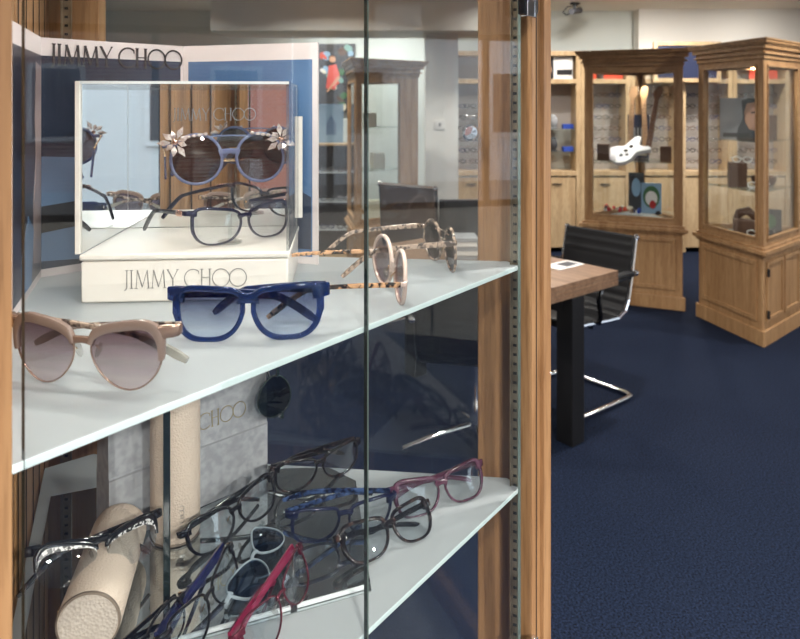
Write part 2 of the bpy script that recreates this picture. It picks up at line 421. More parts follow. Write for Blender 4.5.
def cabinet(tri, label, mats, z_w=.60, z_g0=.66, z_g1=1.80, z_top=1.98, arms=None, t=.02, ch=.012, panels=(0, 1, 2), cup_div=True, glass=(0, 1, 2), name='display_cabinet', floor_slab=True, group=None):
    ov, oh = mats
    P = [V2(p) for p in tri]; cen = sum(P, Vector((0, 0)))/3
    r = empty(name, (cen.x, cen.y, 0), label, 'cabinet', group)
    # base: plinth, body, mouldings, face panels with frames
    body = MB()
    body.prism(chamfer(inset(tri, -.012), ch), 0, .10)
    body.prism(chamfer(tri, ch), .10, z_w-.03)
    for k, (a, b, d) in enumerate([(z_w-.03, z_w-.012, -.012), (z_w-.012, z_w+.015, -.026), (z_w+.015, z_w+.034, -.012)]):
        body.prism(chamfer(inset(tri, d), ch), a, b)
    body.prism(chamfer(tri, ch), z_w+.034, z_g0-.02)
    body.build('base_cupboard', ov, r, smooth=False, bevel=.003)
    for i in panels:
        a, b = P[i], P[(i+1) % 3]; L = (b-a).length; e = (b-a).normalized(); nn = Vector((e.y, -e.x))
        def fr(u0, u1, z0, z1, thick, off):
            pa = a + e*u0 + nn*off; pb = a + e*u1 + nn*off
            return (pa, pb, thick, z0, z1)
        secs = [(.055, L-.055)] if not cup_div or i != cup_div_face(tri) else [(.045, L*.5-.012), (L*.5+.012, L-.045)]
        for (u0, u1) in secs:
            dm = MB(); z0, z1 = .15, z_w-.06; wd = .028
            for (p0, p1, q0, q1) in ((u0, u0+wd, z0, z1), (u1-wd, u1, z0, z1), (u0+wd, u1-wd, z0, z0+wd), (u0+wd, u1-wd, z1-wd, z1)):
                A = a + e*p0 + nn*.011; B = a + e*p1 + nn*.011
                dm.slab(A, B, .012, q0, q1)
            dm.slab(a + e*(u0+wd) + nn*.003, a + e*(u1-wd) + nn*.003, .004, z0+wd, z1-wd)
            dr = dm.build('cupboard_door' if len(secs) == 2 else 'base_panel', ov, r, smooth=False, bevel=.003, merge=False)
            if len(secs) == 2 and u0 < .1:
                for hz in (.20, z_w-.13):
                    q = a + e*(u0-.004) + nn*.016
                    MB().box((q.x, q.y, hz), (.014, .014, .05)).build('hinge', M['black'], dr)
    # posts
    arms = arms or [(.06, .06)]*3
    for i in range(3):
        MB().prism(kite(tri, i, arms[i][0], arms[i][1], t), z_g0-.02, z_top-.13).build('post', ov, r, smooth=False, bevel=.0015)
    # glass frame rails (bottom and top moulding strips on each face)
    for i in range(3):
        a, b = P[i], P[(i+1) % 3]; e = (b-a).normalized(); nn = Vector((e.y, -e.x)); L = (b-a).length
        u0 = arms[i][1]; u1 = L-arms[(i+1) % 3][0]
        MB().slab(a+e*u0, a+e*u1, t, z_g0-.02, z_g0+.03).build('bottom_rail', oh, r, smooth=False, bevel=.002)
        MB().slab(a+e*u0, a+e*u1, t, z_g1, z_top-.13).build('top_rail', oh, r, smooth=False, bevel=.002)
        mo = MB()
        if group != 'near':
            for (q0, q1, za, zb) in ((u0-.012, u0, z_g0, z_g1+.012), (u1, u1+.012, z_g0, z_g1+.012), (u0-.012, u1+.012, z_g1, z_g1+.014), (u0-.012, u1+.012, z_g0+.018, z_g0+.032)):
                A = a+e*q0+nn*.007; B = a+e*q1+nn*.007
                mo.slab(A, B, .008, za, zb)
            mo.build('beading', oh, r, smooth=False, bevel=.002, merge=False)
    # crown
    cr = MB(); zz = z_top-.13
    for (dz, off) in ((.03, -.008), (.012, -.020), (.022, -.012), (.028, -.026), (.010, -.034), (.018, -.040), (.010, -.046)):
        cr.prism(chamfer(inset(tri, off), ch), zz, zz+dz); zz += dz
    cr.build('crown_moulding', oh, r, smooth=False, bevel=.002)
    if floor_slab:
        MB().prism(chamfer(inset(tri, .022), .03), z_g0-.019, z_g0-.004).build('case_floor', M['shelf'], r, smooth=False)
    for i in glass:
        a, b = P[i], P[(i+1) % 3]; e = (b-a).normalized(); L = (b-a).length; nn = Vector((-e.y, e.x))*(t*.4)
        A = a+e*(arms[i][1]-.004)+nn; B = b-e*(arms[(i+1) % 3][0]-.004)+nn
        MB().slab(A, B, .005, z_g0+.01, z_g1+.01).build('glass_pane', M['glass'], r, smooth=False)
    return r
def cup_div_face(tri): return 1

# ------------------------------------------------ the near cabinet we look into
T0 = [(-.273, .361), (.216, .988), (-.571, 1.098)]            # near-left, right, far-left corners (counter-clockwise)
T0c = [V2(p) for p in T0]
near = cabinet(T0, 'open-fronted view of the tall oak and glass cabinet holding the eyewear, nearest the camera', (M['oak'], M['oak_h']),
               arms=[(.10, .070), (.066, .105), (.118, .40)], t=.020, glass=(1,), group='near')
del near['group']
near['label'] = 'tall oak and glass cabinet in the foreground filled with spectacles and sunglasses'
eF = (T0c[1]-T0c[0]).normalized(); nF = Vector((eF.y, -eF.x))        # front face, outward normal
LF = (T0c[1]-T0c[0]).length
def onF(u, off=0): return T0c[0] + eF*u + nF*off
# rebate strips that make the post face stepped
sg = MB(); 
for (u, wd, of) in ((LF-.066, .010, .0012), (LF-.040, .020, .006)):
    sg.slab(onF(u, of), onF(u+wd, of), of+.001, .68, 1.845)
sg.build('post_beading', M['oak'], near, smooth=False, bevel=.001, merge=False)
MB().slab(onF(LF-.0525, .0006), onF(LF-.0505, .0006), .002, .68, 1.845).build('post_groove', M['groove'], near, smooth=False)
# wooden boards on the closed left face (grooved)
eL = (T0c[0]-T0c[2]).normalized(); nL = Vector((-eL.y, eL.x))
lb = MB(); u = .118
LL = (T0c[0]-T0c[2]).length
lb.slab(T0c[2]+eL*.40+nL*.006, T0c[2]+eL*(LL-.07)+nL*.006, .012, .66, 1.85)
gv = MB()
for k in range(9):
    q = .10 + k*.072
    if q > LL-.09: break
    gv.slab(T0c[2]+eL*q+nL*.0203, T0c[2]+eL*(q+.004)+nL*.0203, .0006, .66, 1.84)
bo = lb.build('side_boards', M['oak'], near, smooth=False)
gv.build('board_grooves', M['groove'], bo, smooth=False, merge=False)
for (x, y) in ((-.06, .83), (-.20, .60), (-.36, .90)):
    MB().lathe([(.034, 1.8498), (.042, 1.8498), (.042, 1.846), (.034, 1.846), (.034, 1.8498)], (x, y, 0), 24, cap=False).build('lamp_ring', M['chrome'], near)
# slotted shelf rails
def rail(p, ang, z0=.67, z1=1.84, wd=.011):
    R = Matrix.Rotation(ang, 3, 'Z'); mb = MB()
    mb.box((p[0], p[1], (z0+z1)/2), (wd, .002, z1-z0), R)
    for s in (-1, 1):
        q = R @ Vector((s*wd/2, -.0015, 0)); mb.box((p[0]+q.x, p[1]+q.y, (z0+z1)/2), (.0022, .004, z1-z0), R)
    z = z0+.008
    while z < z1-.006:
        q = R @ Vector((0, -.0012, 0)); mb.box((p[0]+q.x, p[1]+q.y, z), (.0048, .0006, .0036), R, 1); z += .0125
    return mb.build('shelf_rail', [M['metal'], M['slot']], near, smooth=False, merge=False)
rail((.1545, .9395), math.radians(-20))
rail((-.485, 1.018), math.radians(10), wd=.013)
rail((-.252, .418), math.radians(150))
# shelves
def shelf(z, name='glass_shelf'):
    poly = [(-.2306, .416), (.16, .936), (.147, .960), (-.45, 1.026), (-.500, .985), (-.288, .455), (-.262, .420)]
    th = .006
    mb = MB(); mb.prism(poly, z-th, z)
    o = mb.build(name, [M['shelf'], M['shelf_edge']], near, smooth=False, bevel=.0008)
    for p in o.data.polygons:
        if abs(p.normal.z) < .5: p.material_index = 1
    return o
ZU, ZL = 1.336, 1.039
shelf(ZU); shelf(ZL)
# glass doors (two leaves meeting in the middle of the front)
def door(u0, u1):
    mb = MB(); a = onF(u0, .001); b = onF(u1, .001)
    mb.slab(a, b, .0042, .665, 1.835)
    o = mb.build('glass_door', [M['glass'], M['glass_edge']], near, smooth=False)
    for p in o.data.polygons:
        nn = Vector((p.normal.x, p.normal.y))
        if abs(p.normal.z) > .5 or abs(nn.dot(eF)) > .5: p.material_index = 1
    return o
U_MID = None
def u_at(px):      # where a vertical line of sight meets the front face
    k = (px-400)/700
    o = T0c[0]; return (k*o.y-o.x)/(eF.x-k*eF.y)
um = u_at(367)
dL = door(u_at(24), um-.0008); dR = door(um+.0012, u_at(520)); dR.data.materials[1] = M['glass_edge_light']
for (z, hh) in ((1.696, .062), (.822, .05)):
    hb = MB(); R = Matrix.Rotation(math.atan2(eF.y, eF.x), 3, 'Z')
    q = onF(u_at(522)+.003, .006); hb.box((q.x, q.y, z), (.020, .012, hh), R)
    q = onF(u_at(522)+.017, .008); hb.lathe([(.0045, -hh/2), (.0045, hh/2)], (q.x, q.y, z), 16)
    q = onF(u_at(522)+.024, .005); hb.box((q.x, q.y, z), (.010, .008, hh*.8), R)
    h = hb.build('hinge', M['chrome'], dR, bevel=.001, merge=False)
    q = onF(u_at(518)+.000, .0065); MB().box((q.x, q.y, z), (.006, .010, hh*.94), R).build('hinge_clamp', M['chrome_dark'], h, bevel=.0008)
# knob on the rear pane
Rk = Matrix.Rotation(PI/2, 3, 'X')
MB().lathe([(.0001, .020), (.009, .019), (.0115, .012), (.0105, .004), (.005, 0), (.005, -.004)], (.098, .986, 1.512), 24, Rk).build('rear_door_knob', M['chrome'], near)

# ------------------------------------------------ two far cabinets
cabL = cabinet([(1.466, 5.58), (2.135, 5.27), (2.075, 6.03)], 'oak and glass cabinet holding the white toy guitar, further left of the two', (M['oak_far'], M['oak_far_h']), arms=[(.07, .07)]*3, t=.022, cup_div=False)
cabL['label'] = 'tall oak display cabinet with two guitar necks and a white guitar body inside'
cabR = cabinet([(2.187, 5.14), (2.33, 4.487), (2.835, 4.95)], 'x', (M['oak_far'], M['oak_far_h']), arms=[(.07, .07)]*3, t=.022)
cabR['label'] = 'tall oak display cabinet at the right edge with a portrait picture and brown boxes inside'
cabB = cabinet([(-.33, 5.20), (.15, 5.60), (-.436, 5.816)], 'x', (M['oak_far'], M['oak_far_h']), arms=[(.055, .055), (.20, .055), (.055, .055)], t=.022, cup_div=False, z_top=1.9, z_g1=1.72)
cabB['label'] = 'oak display cabinet seen through the foreground glass behind the rose sunglasses'
def tri_shelf(r, tri, z, ins=.03):
    MB().prism(chamfer(inset(tri, ins), .04), z-.006, z).build('glass_shelf', M['shelf_clear'], r, smooth=False)
M['shelf_clear'] = glassy('clear_shelf', (.90, .96, .94, 1), 1.6)
TL = [(1.466, 5.58), (2.135, 5.27), (2.075, 6.03)]; TR = [(2.187, 5.14), (2.33, 4.487), (2.835, 4.95)]
TB = [(-.33, 5.20), (.15, 5.60), (-.436, 5.816)]
tri_shelf(cabL, TL, 1.11); tri_shelf(cabR, TR, 1.31); tri_shelf(cabR, TR, .98)
for z in (1.05, 1.38): tri_shelf(cabB, TB, z)

# ------------------------------------------------ wall display units along the back wall
UX = [.52, .98, 1.41, 1.90, 2.42, 2.96, 3.50, 4.10, 4.75]
YW = 7.36
def wall_unit(xa, xb, label, rack=True):
    r = empty('wall_display_unit', ((xa+xb)/2, 7.58, 0), label, 'shelving', 'wall display units')
    f = MB(); t = .045
    for x in (xa, xb-t): f.box((x+t/2, (YW+7.62)/2, 1.06), (t, 7.62-YW, 2.12))
    f.box(((xa+xb)/2, (YW+7.62)/2, 2.095), (xb-xa-2*t, 7.62-YW, .05))
    f.box(((xa+xb)/2, (YW+7.62)/2, 1.80), (xb-xa-2*t, 7.62-YW, .05))
    f.box(((xa+xb)/2, (YW+7.62)/2, .83), (xb-xa-2*t, 7.62-YW, .05))
    f.build('frame', M['oak_pale'], r, smooth=False, bevel=.003, merge=False)
    b = MB(); b.box(((xa+xb)/2, 7.61, 1.46), (xb-xa-2*t, .02, 1.24)); b.build('back_panel', M['grey_panel'], r, smooth=False)
    d = MB(); d.box(((xa+xb)/2, YW+.02, .42), (xb-xa-2*t-.006, .02, .74)); dr = d.build('cupboard_door', M['oak_pale'], r, smooth=False, bevel=.003)
    MB().box(((xa+xb)/2, YW+.004, .72), (.10, .014, .014)).build('handle', M['metal'], dr)
    return r
labs = ['oak wall display unit far back behind the glass to the left of the cabinet post',
        'oak wall display unit hidden mostly behind the foreground post',
        'oak wall display unit just right of the foreground post with glass shelves',
        'oak wall display unit behind the left side of the guitar cabinet',
        'oak wall display unit behind the right side of the guitar cabinet',
        'oak wall display unit seen in the gap between the two far cabinets',
        'oak wall display unit behind the portrait cabinet',
        'oak wall display unit at the far right behind the portrait cabinet']
for i in range(8): wall_unit(UX[i]+.001, UX[i+1]-.001, labs[i])
# tiny spectacles on the racks
def rack_specs():
    mb = MB()
    for s in (-1, 1):
        pts = [(s*.034+.027*math.cos(a), 0, .020*math.sin(a)) for a in [2*PI*k/12 for k in range(12)]]
        mb.tube(pts, .0042, 5, True, up=(0, 1, 0))
        mb.tube([(s*.062, 0, .008), (s*.066, .06, .008), (s*.064, .12, 0)], .0028, 5)
    mb.tube([(-.009, 0, .006), (.009, 0, .006)], .003, 5, up=(0, 1, 0))
    return mb
spm = [plain('rack_frame_dark', S(40, 38, 40), .25), plain('rack_frame_silver', S(190, 188, 190), .2, 1), plain('rack_frame_brown', S(92, 66, 50), .3), plain('rack_frame_blue', S(50, 60, 100), .3)]
protos = []
n_ = 0
for (i, zr) in ((3, 7), (4, 7), (5, 7), (6, 7), (0, 6)):
    xa, xb = UX[i]+.06, UX[i+1]-.06
    cols = 3 if xb-xa < .45 else 3
    for rr in range(zr):
        for cc in range(cols):
            k = (rr*3+cc*5+i) % 4
            x = xa + (xb-xa)*(cc+.5)/cols; z = .95 + rr*.118
            if len(protos) < 4 and k == len(protos):
                o = rack_specs().build('spectacles', spm[k]); protos.append(o)
            else:
                src = protos[k] if k < len(protos) else protos[-1] if protos else None
                if src is None:
                    o = rack_specs().build('spectacles', spm[0]); protos.append(o)
                else:
                    o = src.copy(); COL.objects.link(o)
            o.location = (x, 7.475, z)
            tag(o, 'small spectacles hung in rows on a grey panel at the back wall', 'glasses', 'spectacles on the wall racks')
for o in list(protos): pass
# cards standing on the top shelf of the wall units
def flat_card(name, c, wd, ht, m, label, cat, art=None, rotz=0, tilt=0, t=.012, z_is_bottom=True, group=None):
    R = Matrix.Rotation(rotz, 4, 'Z') @ Matrix.Rotation(tilt, 4, 'X')
    r = empty(name, c, label, cat, group, world_children=False, M=Matrix.Translation(c) @ R)
    MB().box((0, 0, ht/2), (wd, t, ht)).build('board', m, r, smooth=False, bevel=.001)
    if art: art(r, wd, ht, -t/2-.0006)
    return r
def poly_on(r, name, pts, y, m, th=.0008):
    """a thin printed patch on a card: pts are (x,z)"""
    mb = MB(); n = len(pts)
    v = [(p[0], y, p[1]) for p in pts] + [(p[0], y+th, p[1]) for p in pts]
    f = [list(range(n)), list(range(n, 2*n))[::-1]] + [(i, (i+1) % n, (i+1) % n+n, i+n) for i in range(n)]
    mb.add(v, f); return mb.build(name, m, r, smooth=False)
def blob(cx, cz, rx, rz, n=20, rot=0):
    out = []
    for k in range(n):
        a = 2*PI*k/n; x = rx*math.cos(a); z = rz*math.sin(a)
        out.append((cx+x*math.cos(rot)-z*math.sin(rot), cz+x*math.sin(rot)+z*math.cos(rot)))
    return out
C = {k: plain('print_'+k, v, .55) for k, v in {
    'black': S(24, 22, 24), 'orange': S(206, 70, 36), 'white': S(228, 226, 222), 'navy': S(28, 36, 66), 'skin': S(196, 150, 122),
    'coral': S(206, 92, 84), 'teal': S(122, 160, 152), 'cream': S(220, 212, 190), 'grey': S(150, 152, 154), 'dgrey': S(62, 62, 66),
    'brown': S(90, 62, 46), 'blue': S(40, 70, 160), 'green': S(70, 110, 72), 'sky': S(140, 170, 196), 'steel': S(100, 128, 162), 'red': S(170, 40, 40)}.items()}
def art_eye(r, w, h, y):
    poly_on(r, 'dark_half', [(-w/2, 0.0), (-w*.1, 0.0), (-w*.1, h), (-w/2, h)], y, C['black'])
    poly_on(r, 'face_print', blob(-w*.26, h*.42, w*.10, h*.2), y-.0008, C['skin'])
    poly_on(r, 'black_band', [(0, h*.18), (w*.48, h*.18), (w*.48, h*.42), (0, h*.42)], y, C['black'])
flat_card('picture_card', (1.66, 7.42, 1.826), .34, .235, C['white'], 'white card with a dark portrait half on the top shelf right of the foreground post', 'picture', art_eye)
flat_card('picture_card', (2.02, 7.42, 1.826), .12, .22, C['orange'], 'narrow orange card on the top shelf beside the guitar cabinet crown', 'picture', lambda r, w, h, y: poly_on(r, 'dark_print', blob(0, h*.5, w*.2, h*.35), y, C['red']))
flat_card('picture_card', (2.26, 7.42, 1.826), .20, .18, C['orange'], 'orange card on the top shelf seen through the upper glass of the guitar cabinet', 'picture')
flat_card('picture_card', (2.62, 7.42, 1.826), .26, .18, C['cream'], 'cream card on the top shelf behind the guitar necks', 'picture')
flat_card('picture_card', (4.10-.25, 7.42, 1.826), .30, .18, C['orange'], 'orange card on the top shelf behind the portrait cabinet', 'picture')
fb = MB()
r = empty('framed_board', (3.0, 7.5, 2.125), 'navy board in an oak frame on top of the wall units between the far cabinets', 'picture')
fx0, fx1, fz0, fz1 = 2.62, 3.24, 2.125, 2.215
r2 = MB().box((2.99, 7.30, 2.0), (.62, .02, .34)); r2.build('board', C['navy'], r, smooth=False)
fm = MB()
for (c, d) in (((2.99, 7.30, 2.19), (.70, .045, .04)), ((2.66, 7.30, 2.0), (.04, .045, .34)), ((3.32, 7.30, 2.0), (.04, .045, .34)), ((2.99, 7.30, 1.81), (.70, .045, .04))): fm.box(c, d)
fm.build('frame', M['oak_pale'], r, smooth=False, merge=False)

# glass shelves, small blue boxes and grey display blocks in the bay beside the post
def small_box(c, d, m, label, name='small_box', cat='box', group=None, rz=0):
    R = Matrix.Rotation(rz, 3, 'Z')
    mb = MB(); mb.box((0, 0, d[2]/2), d, R)
    mb.box((0, 0, d[2]*.82), (d[0]*1.04, d[1]*1.04, d[2]*.05), R)
    o = mb.build(name, m, None, smooth=False, bevel=.002, merge=False); o.location = c
    return tag(o, label, cat, group)
for z in (1.06, 1.30):
    tag(MB().box((1.655, 7.49, z-.005), (.396, .2, .008)).build('glass_shelf', M['shelf_clear'], None, smooth=False), 'clear glass shelf in the back bay right of the foreground post, %s' % ('upper one' if z > 1.2 else 'lower one'), 'shelf')
    small_box((1.78, 7.44, z), (.11, .08, .05), C['blue'], 'small blue box on the %s glass shelf beside the post' % ('upper' if z > 1.2 else 'lower'))
    for x, l in ((1.52, 'left'), (1.64, 'middle')):
        mb = MB(); mb.ell((0, 0, .075), (.045, .04, .075), seg=14); mb.box((0, 0, .006), (.08, .06, .012))
        o = mb.build('eyewear_form', C['grey'] if z > 1.2 else C['dgrey'], None, merge=False); o.location = (x, 7.49, z)
        tag(o, 'small rounded display form on the %s glass shelf in the back bay, %s one' % ('upper' if z > 1.2 else 'lower', l), 'display stand')

# ================================================================== table, chairs, things on the table
K0 = Vector((1.057, 3.39)); ta = Vector((-.77, -.64)).normalized(); tb = Vector((-.65, .76)).normalized()
tab = empty('consultation_table', (K0.x+ta.x*.3+tb.x*.6, K0.y+ta.y*.3+tb.y*.6, 0), 'wooden table with thick planked top and square black legs beside the foreground post', 'table')
top = [K0, K0+tb*1.22, K0+tb*1.22+ta*.60, K0+ta*.60]
tp = MB().prism(top, .678, .75).build('tabletop', M['table_wood'], tab, smooth=False, bevel=.002)
eb = MB()
for (a, b) in ((top[3], top[0]), (top[0], top[1])):
    n = (b-a).normalized(); o_ = Vector((n.y, -n.x))*.0012
    for zz in (.6945, .7125, .731): eb.slab(a+o_, b+o_, .001, zz, zz+.0022)
eb.build('edge_lines', M['edge_band'], tp, smooth=False, merge=False)
Rt = Matrix.Rotation(math.atan2(ta.y, ta.x), 3, 'Z')
for q in (.05, 1.12):
    c = K0 + ta*.31 + tb*q
    MB().box((c.x, c.y, .337), (.09, .09, .674), Rt).build('leg', M['black'], tab, smooth=False, bevel=.003)
c1 = K0+ta*.31+tb*.06; c2 = K0+ta*.31+tb*1.11
MB().slab(c1, c2, .05, .60, .66).build('rail', M['black'], tab, smooth=False)

def chair(name, base, leather_m, arms=True, ztop=.86):
    r = empty(name, (0, 0, 0), world_children=False, M=Matrix())
    prof = [(-.24, .455), (-.22, .47), (-.1, .462), (.04, .45), (.14, .445), (.20, .47), (.235, .53), (.26, .62), (.285, .74), (.305, ztop), (.31, ztop+.012)]
    pts = []
    for i in range(len(prof)-1):
        for k in range(6):
            t = k/6; a, b = Vector(prof[i]), Vector(prof[i+1]); pts.append(a.lerp(b, t))
    L = 0; mb = MB(); wd = .215; vs = []; fs = []
    acc = 0
    for i, p in enumerate(pts):
        if i: acc += (p-pts[i-1]).length
        T = (pts[min(i+1, len(pts)-1)]-pts[max(i-1, 0)]).normalized(); N = Vector((-T.y, T.x))
        rib = .008 + .007*abs(math.sin(acc/.048*PI))
        for s, th in ((1, rib), (-1, rib)):
            for x in (-wd, wd): vs.append((x, p.x+N.x*th*s, p.y+N.y*th*s))
    n = len(pts)
    for i in range(n-1):
        a = i*4; b = a+4
        fs += [(a, a+1, b+1, b), (a+2, b+2, b+3, a+3), (a, b, b+2, a+2), (a+1, a+3, b+3, b+1)]
    fs += [(0, 2, 3, 1), ((n-1)*4, (n-1)*4+1, (n-1)*4+3, (n-1)*4+2)]
    mb.add(vs, fs); mb.build('ribbed_seat', leather_m, r, ang=50)
    for s in (-1, 1):
        f = MB().tube([(s*(wd+.008), p.x, p.y) for p in pts], .011, 8, up=(1, 0, 0)).build('side_frame', M['chrome'] if base == 'cantilever' else M['black'], r)
        MB().ell((s*(wd+.008), .31, ztop+.005), (.016, .016, .018)).build('end_cap', M['chrome'], f)
        if arms:
            A = [(s*(wd+.02), .275, .66), (s*(wd+.045), .22, .665), (s*(wd+.045), 0, .655), (s*(wd+.045), -.06, .64), (s*(wd+.045), -.085, .59), (s*(wd+.04), -.06, .50), (s*(wd+.015), -.04, .455)]
            arm = MB().tube(A, .012, 8, up=(1, 0, 0)).build('armrest', M['black_gloss'], r)
            MB().ell((s*(wd+.02), .285, .66), (.017, .017, .017)).build('arm_cap', M['chrome'], arm)
            MB().sweep([(s*(wd+.045), .2, .678), (s*(wd+.045), .05, .674), (s*(wd+.045), -.05, .662)], rrect(.045, .022), (0, 0, 1)).build('arm_pad', M['black'], arm)
    if base == 'cantilever':
        P = []
        P = [(-.23, -.18, .44), (-.23, -.22, .40), (-.23, -.22, .06), (-.23, -.19, .022), (-.23, .2, .014), (-.225, .25, .014), (-.19, .27, .014), (.19, .27, .014), (.225, .25, .014), (.23, .2, .014), (.23, -.19, .022), (.23, -.22, .06), (.23, -.22, .40), (.23, -.18, .44)]
        MB().tube(P, .0125, 10, up=(0, .3, 1)).build('cantilever_frame', M['chrome'], r)
        MB().tube([(-.23, -.08, .44), (.23, -.08, .44)], .011, 8).build('cross_bar', M['chrome'], r)
    else:
        MB().lathe([(.03, .10), (.03, .2), (.022, .22), (.022, .42), (.06, .43), (.06, .445)], (0, 0, 0), 18).build('gas_column', M['chrome'], r)
        for k in range(4):
            a = k*PI/2 + .35; d = (math.cos(a), math.sin(a))
            lg = MB().sweep([(d[0]*.02, d[1]*.02, .115), (d[0]*.16, d[1]*.16, .085), (d[0]*.33, d[1]*.33, .035)], rrect(.028, .022), (0, 0, 1), [(1, 1.2), (1, 1), (.8, .7)]).build('base_arm', M['chrome'], r)
            MB().lathe([(.012, 0), (.014, .01), (.012, .028)], (d[0]*.32, d[1]*.32, 0), 12).build('glide', M['chrome'], lg)
    return r
ch1 = chair('office_chair', 'cantilever', M['black_leather'], ztop=.84)
ch1.matrix_world = Matrix.Translation((.88, 3.71, 0)) @ Matrix.Rotation(math.atan2(-.77, .64), 4, 'Z')
tag(ch1, 'black ribbed leather chair on a chrome cantilever frame at the right side of the table', 'chair', 'office chairs')
ch2 = chair('office_chair', 'star', M['black_leather'], ztop=.86)
ch2.matrix_world = Matrix.Translation((.34, 3.14, 0)) @ Matrix.Rotation(math.atan2(.5, -.8)+.35, 4, 'Z')
tag(ch2, 'black swivel chair with a chrome star base seen through the foreground glass', 'chair', 'office chairs')
ch3 = chair('office_chair', 'star', M['brown_leather'], ztop=1.02)
ch3.matrix_world = Matrix.Translation((.23, 4.78, 0)) @ Matrix.Rotation(2.5, 4, 'Z')
tag(ch3, 'brown leather high back chair behind the table seen through the glass', 'chair', 'office chairs')

mon = empty('monitor', (.40, 3.86, .75), 'black flat monitor standing on the table behind the stack of binders', 'monitor')
MB().box((.40, 3.86, .905), (.37, .03, .25)).build('screen', M['black'], mon, smooth=False, bevel=.004)
MB().box((.40, 3.884, .80), (.05, .02, .08)).build('neck', M['black'], mon, smooth=False)
MB().box((.40, 3.88, .756), (.18, .13, .012)).build('foot', M['black'], mon, smooth=False, bevel=.002)
for k in range(5):
    o = MB().box((0, 0, 0), (.125, .16, .022)).build('binder', C['white'] if k % 2 else C['grey'], None, smooth=False, bevel=.002)
    o.location = (.335+.004*(k % 3), 3.69-.003*k, .762+.0232*k)
    tag(o, '%s binder on the table before the monitor, %s' % ('white' if k % 2 else 'pale grey', ['bottom of the stack', 'second from the bottom', 'middle of the stack', 'second from the top', 'top of the stack'][k]), 'binder', 'binders stacked on the table')
lf = MB().box((0, 0, .0015), (.20, .11, .003)).build('leaflet', C['white'], None, smooth=False)
lf.matrix_world = Matrix.Translation((.815, 3.49, .7505)) @ Matrix.Rotation(.70, 4, 'Z')
tag(lf, 'white printed leaflet lying flat on the table top beside the post', 'leaflet')
MB().box((.03, 0, .0033), (.10, .07, .0006)).build('printed_picture', C['dgrey'], lf, smooth=False).matrix_parent_inverse = Matrix()

# ================================================================== things inside the far cabinets
def guitar_neck(c, h, m_neck, lean, yaw, label):
    Mx = Matrix.Translation(c) @ Matrix.Rotation(yaw, 4, 'Z') @ Matrix.Rotation(lean, 4, 'Y')
    r = empty('guitar', c, label, 'guitar', 'guitars', False, Mx)
    hz = h-.11
    MB().sweep([(0, 0, .05), (0, 0, hz)], rrect(.042, .02), (0, 1, 0), [(1.1, 1), (.85, 1)]).build('neck', m_neck, r)
    hd = poly_on(r, 'headstock', [(-.018, hz), (.018, hz), (.030, hz+.03), (.036, h-.02), (.018, h), (-.008, h-.008), (-.028, h-.05), (-.03, hz+.03)], -.008, m_neck, .014)
    for k in range(6): MB().ell(((-.036 if k % 2 else .036), 0, hz+.03+.012*k), (.008, .005, .005), seg=8).build('tuning_peg', M['silver'], hd)
    fb_ = MB()
    for k in range(12): fb_.box((0, -.0115, .08+(hz-.1)*k/12), (.036, .002, .0025))
    fb_.build('frets', M['silver'], r, merge=False)
    return r
def guitar_body(r, m, sx=1.0, zc=.0):
    pts = [(-.11, -.16), (-.02, -.185), (.08, -.17), (.13, -.11), (.125, -.04), (.085, .02), (.10, .08), (.13, .13), (.09, .15), (.045, .115), (0, .10), (-.05, .125), (-.10, .16), (-.13, .12), (-.105, .05), (-.085, -.01), (-.13, -.06), (-.145, -.12)]
    n = len(pts); out = []
    for i in range(n):
        p0, p1, p2, p3 = [Vector(pts[(i+k-1) % n]) for k in range(4)]
        for t in (0, .33, .66):
            out.append(.5*((2*p1)+(p2-p0)*t+(2*p0-5*p1+4*p2-p3)*t*t+(3*p1-p0-3*p2+p3)*t*t*t))
    mb = MB(); mb.prism([(p.x*sx, p.y*sx) for p in out], -.018, .018)
    b = mb.build('guitar_body', m, r, bevel=.004)
    return b
g1 = guitar_neck((2.00, 5.70, 1.112), .60, plain('maple', S(206, 164, 120), .4), -.03, -.3, 'upright pale maple guitar neck standing on the glass shelf of the guitar cabinet')
g2 = guitar_neck((1.955, 5.56, 1.112), .60, plain('rosewood', S(110, 74, 52), .4), .16, -.3, 'dark leaning guitar neck on the glass shelf, tilted to the right')
g4 = guitar_neck((1.90, 5.80, 1.112), .60, plain('maple_dull', S(170, 134, 98), .4), .05, -.3, 'dull pale guitar neck at the back left of the guitar cabinet')
g3 = empty('guitar', (1.80, 5.53, 1.16), 'white guitar body with black knobs lying tilted on the glass shelf', 'guitar', 'guitars', False,
           Matrix.Translation((1.83, 5.575, 1.185)) @ Matrix.Rotation(-.35, 4, 'Z') @ Matrix.Rotation(-.30, 4, 'Y') @ Matrix.Rotation(.55, 4, 'X') @ Matrix.Rotation(-1.25, 4, 'Z') @ Matrix.Scale(.92, 4))
guitar_body(g3, plain('white_gloss', S(240, 240, 242), .2, coat=.5))
for (x, y, rr) in ((.03, -.09, .016), (.06, -.05, .014), (.0, -.03, .018), (-.02, .03, .018)):
    MB().lathe([(rr, .018), (rr, .026), (.0001, .028)], (x, y, 0), 14).build('knob', M['black_gloss'], g3)
small_box((1.625, 5.585, 1.11), (.09, .08, .13), C['brown'], 'dark brown square box on the shelf left of the white guitar', rz=-.4)
small_box((2.07, 5.45, 1.11), (.08, .08, .12), C['brown'], 'dark brown box at the right end of the guitar shelf', rz=-.4)
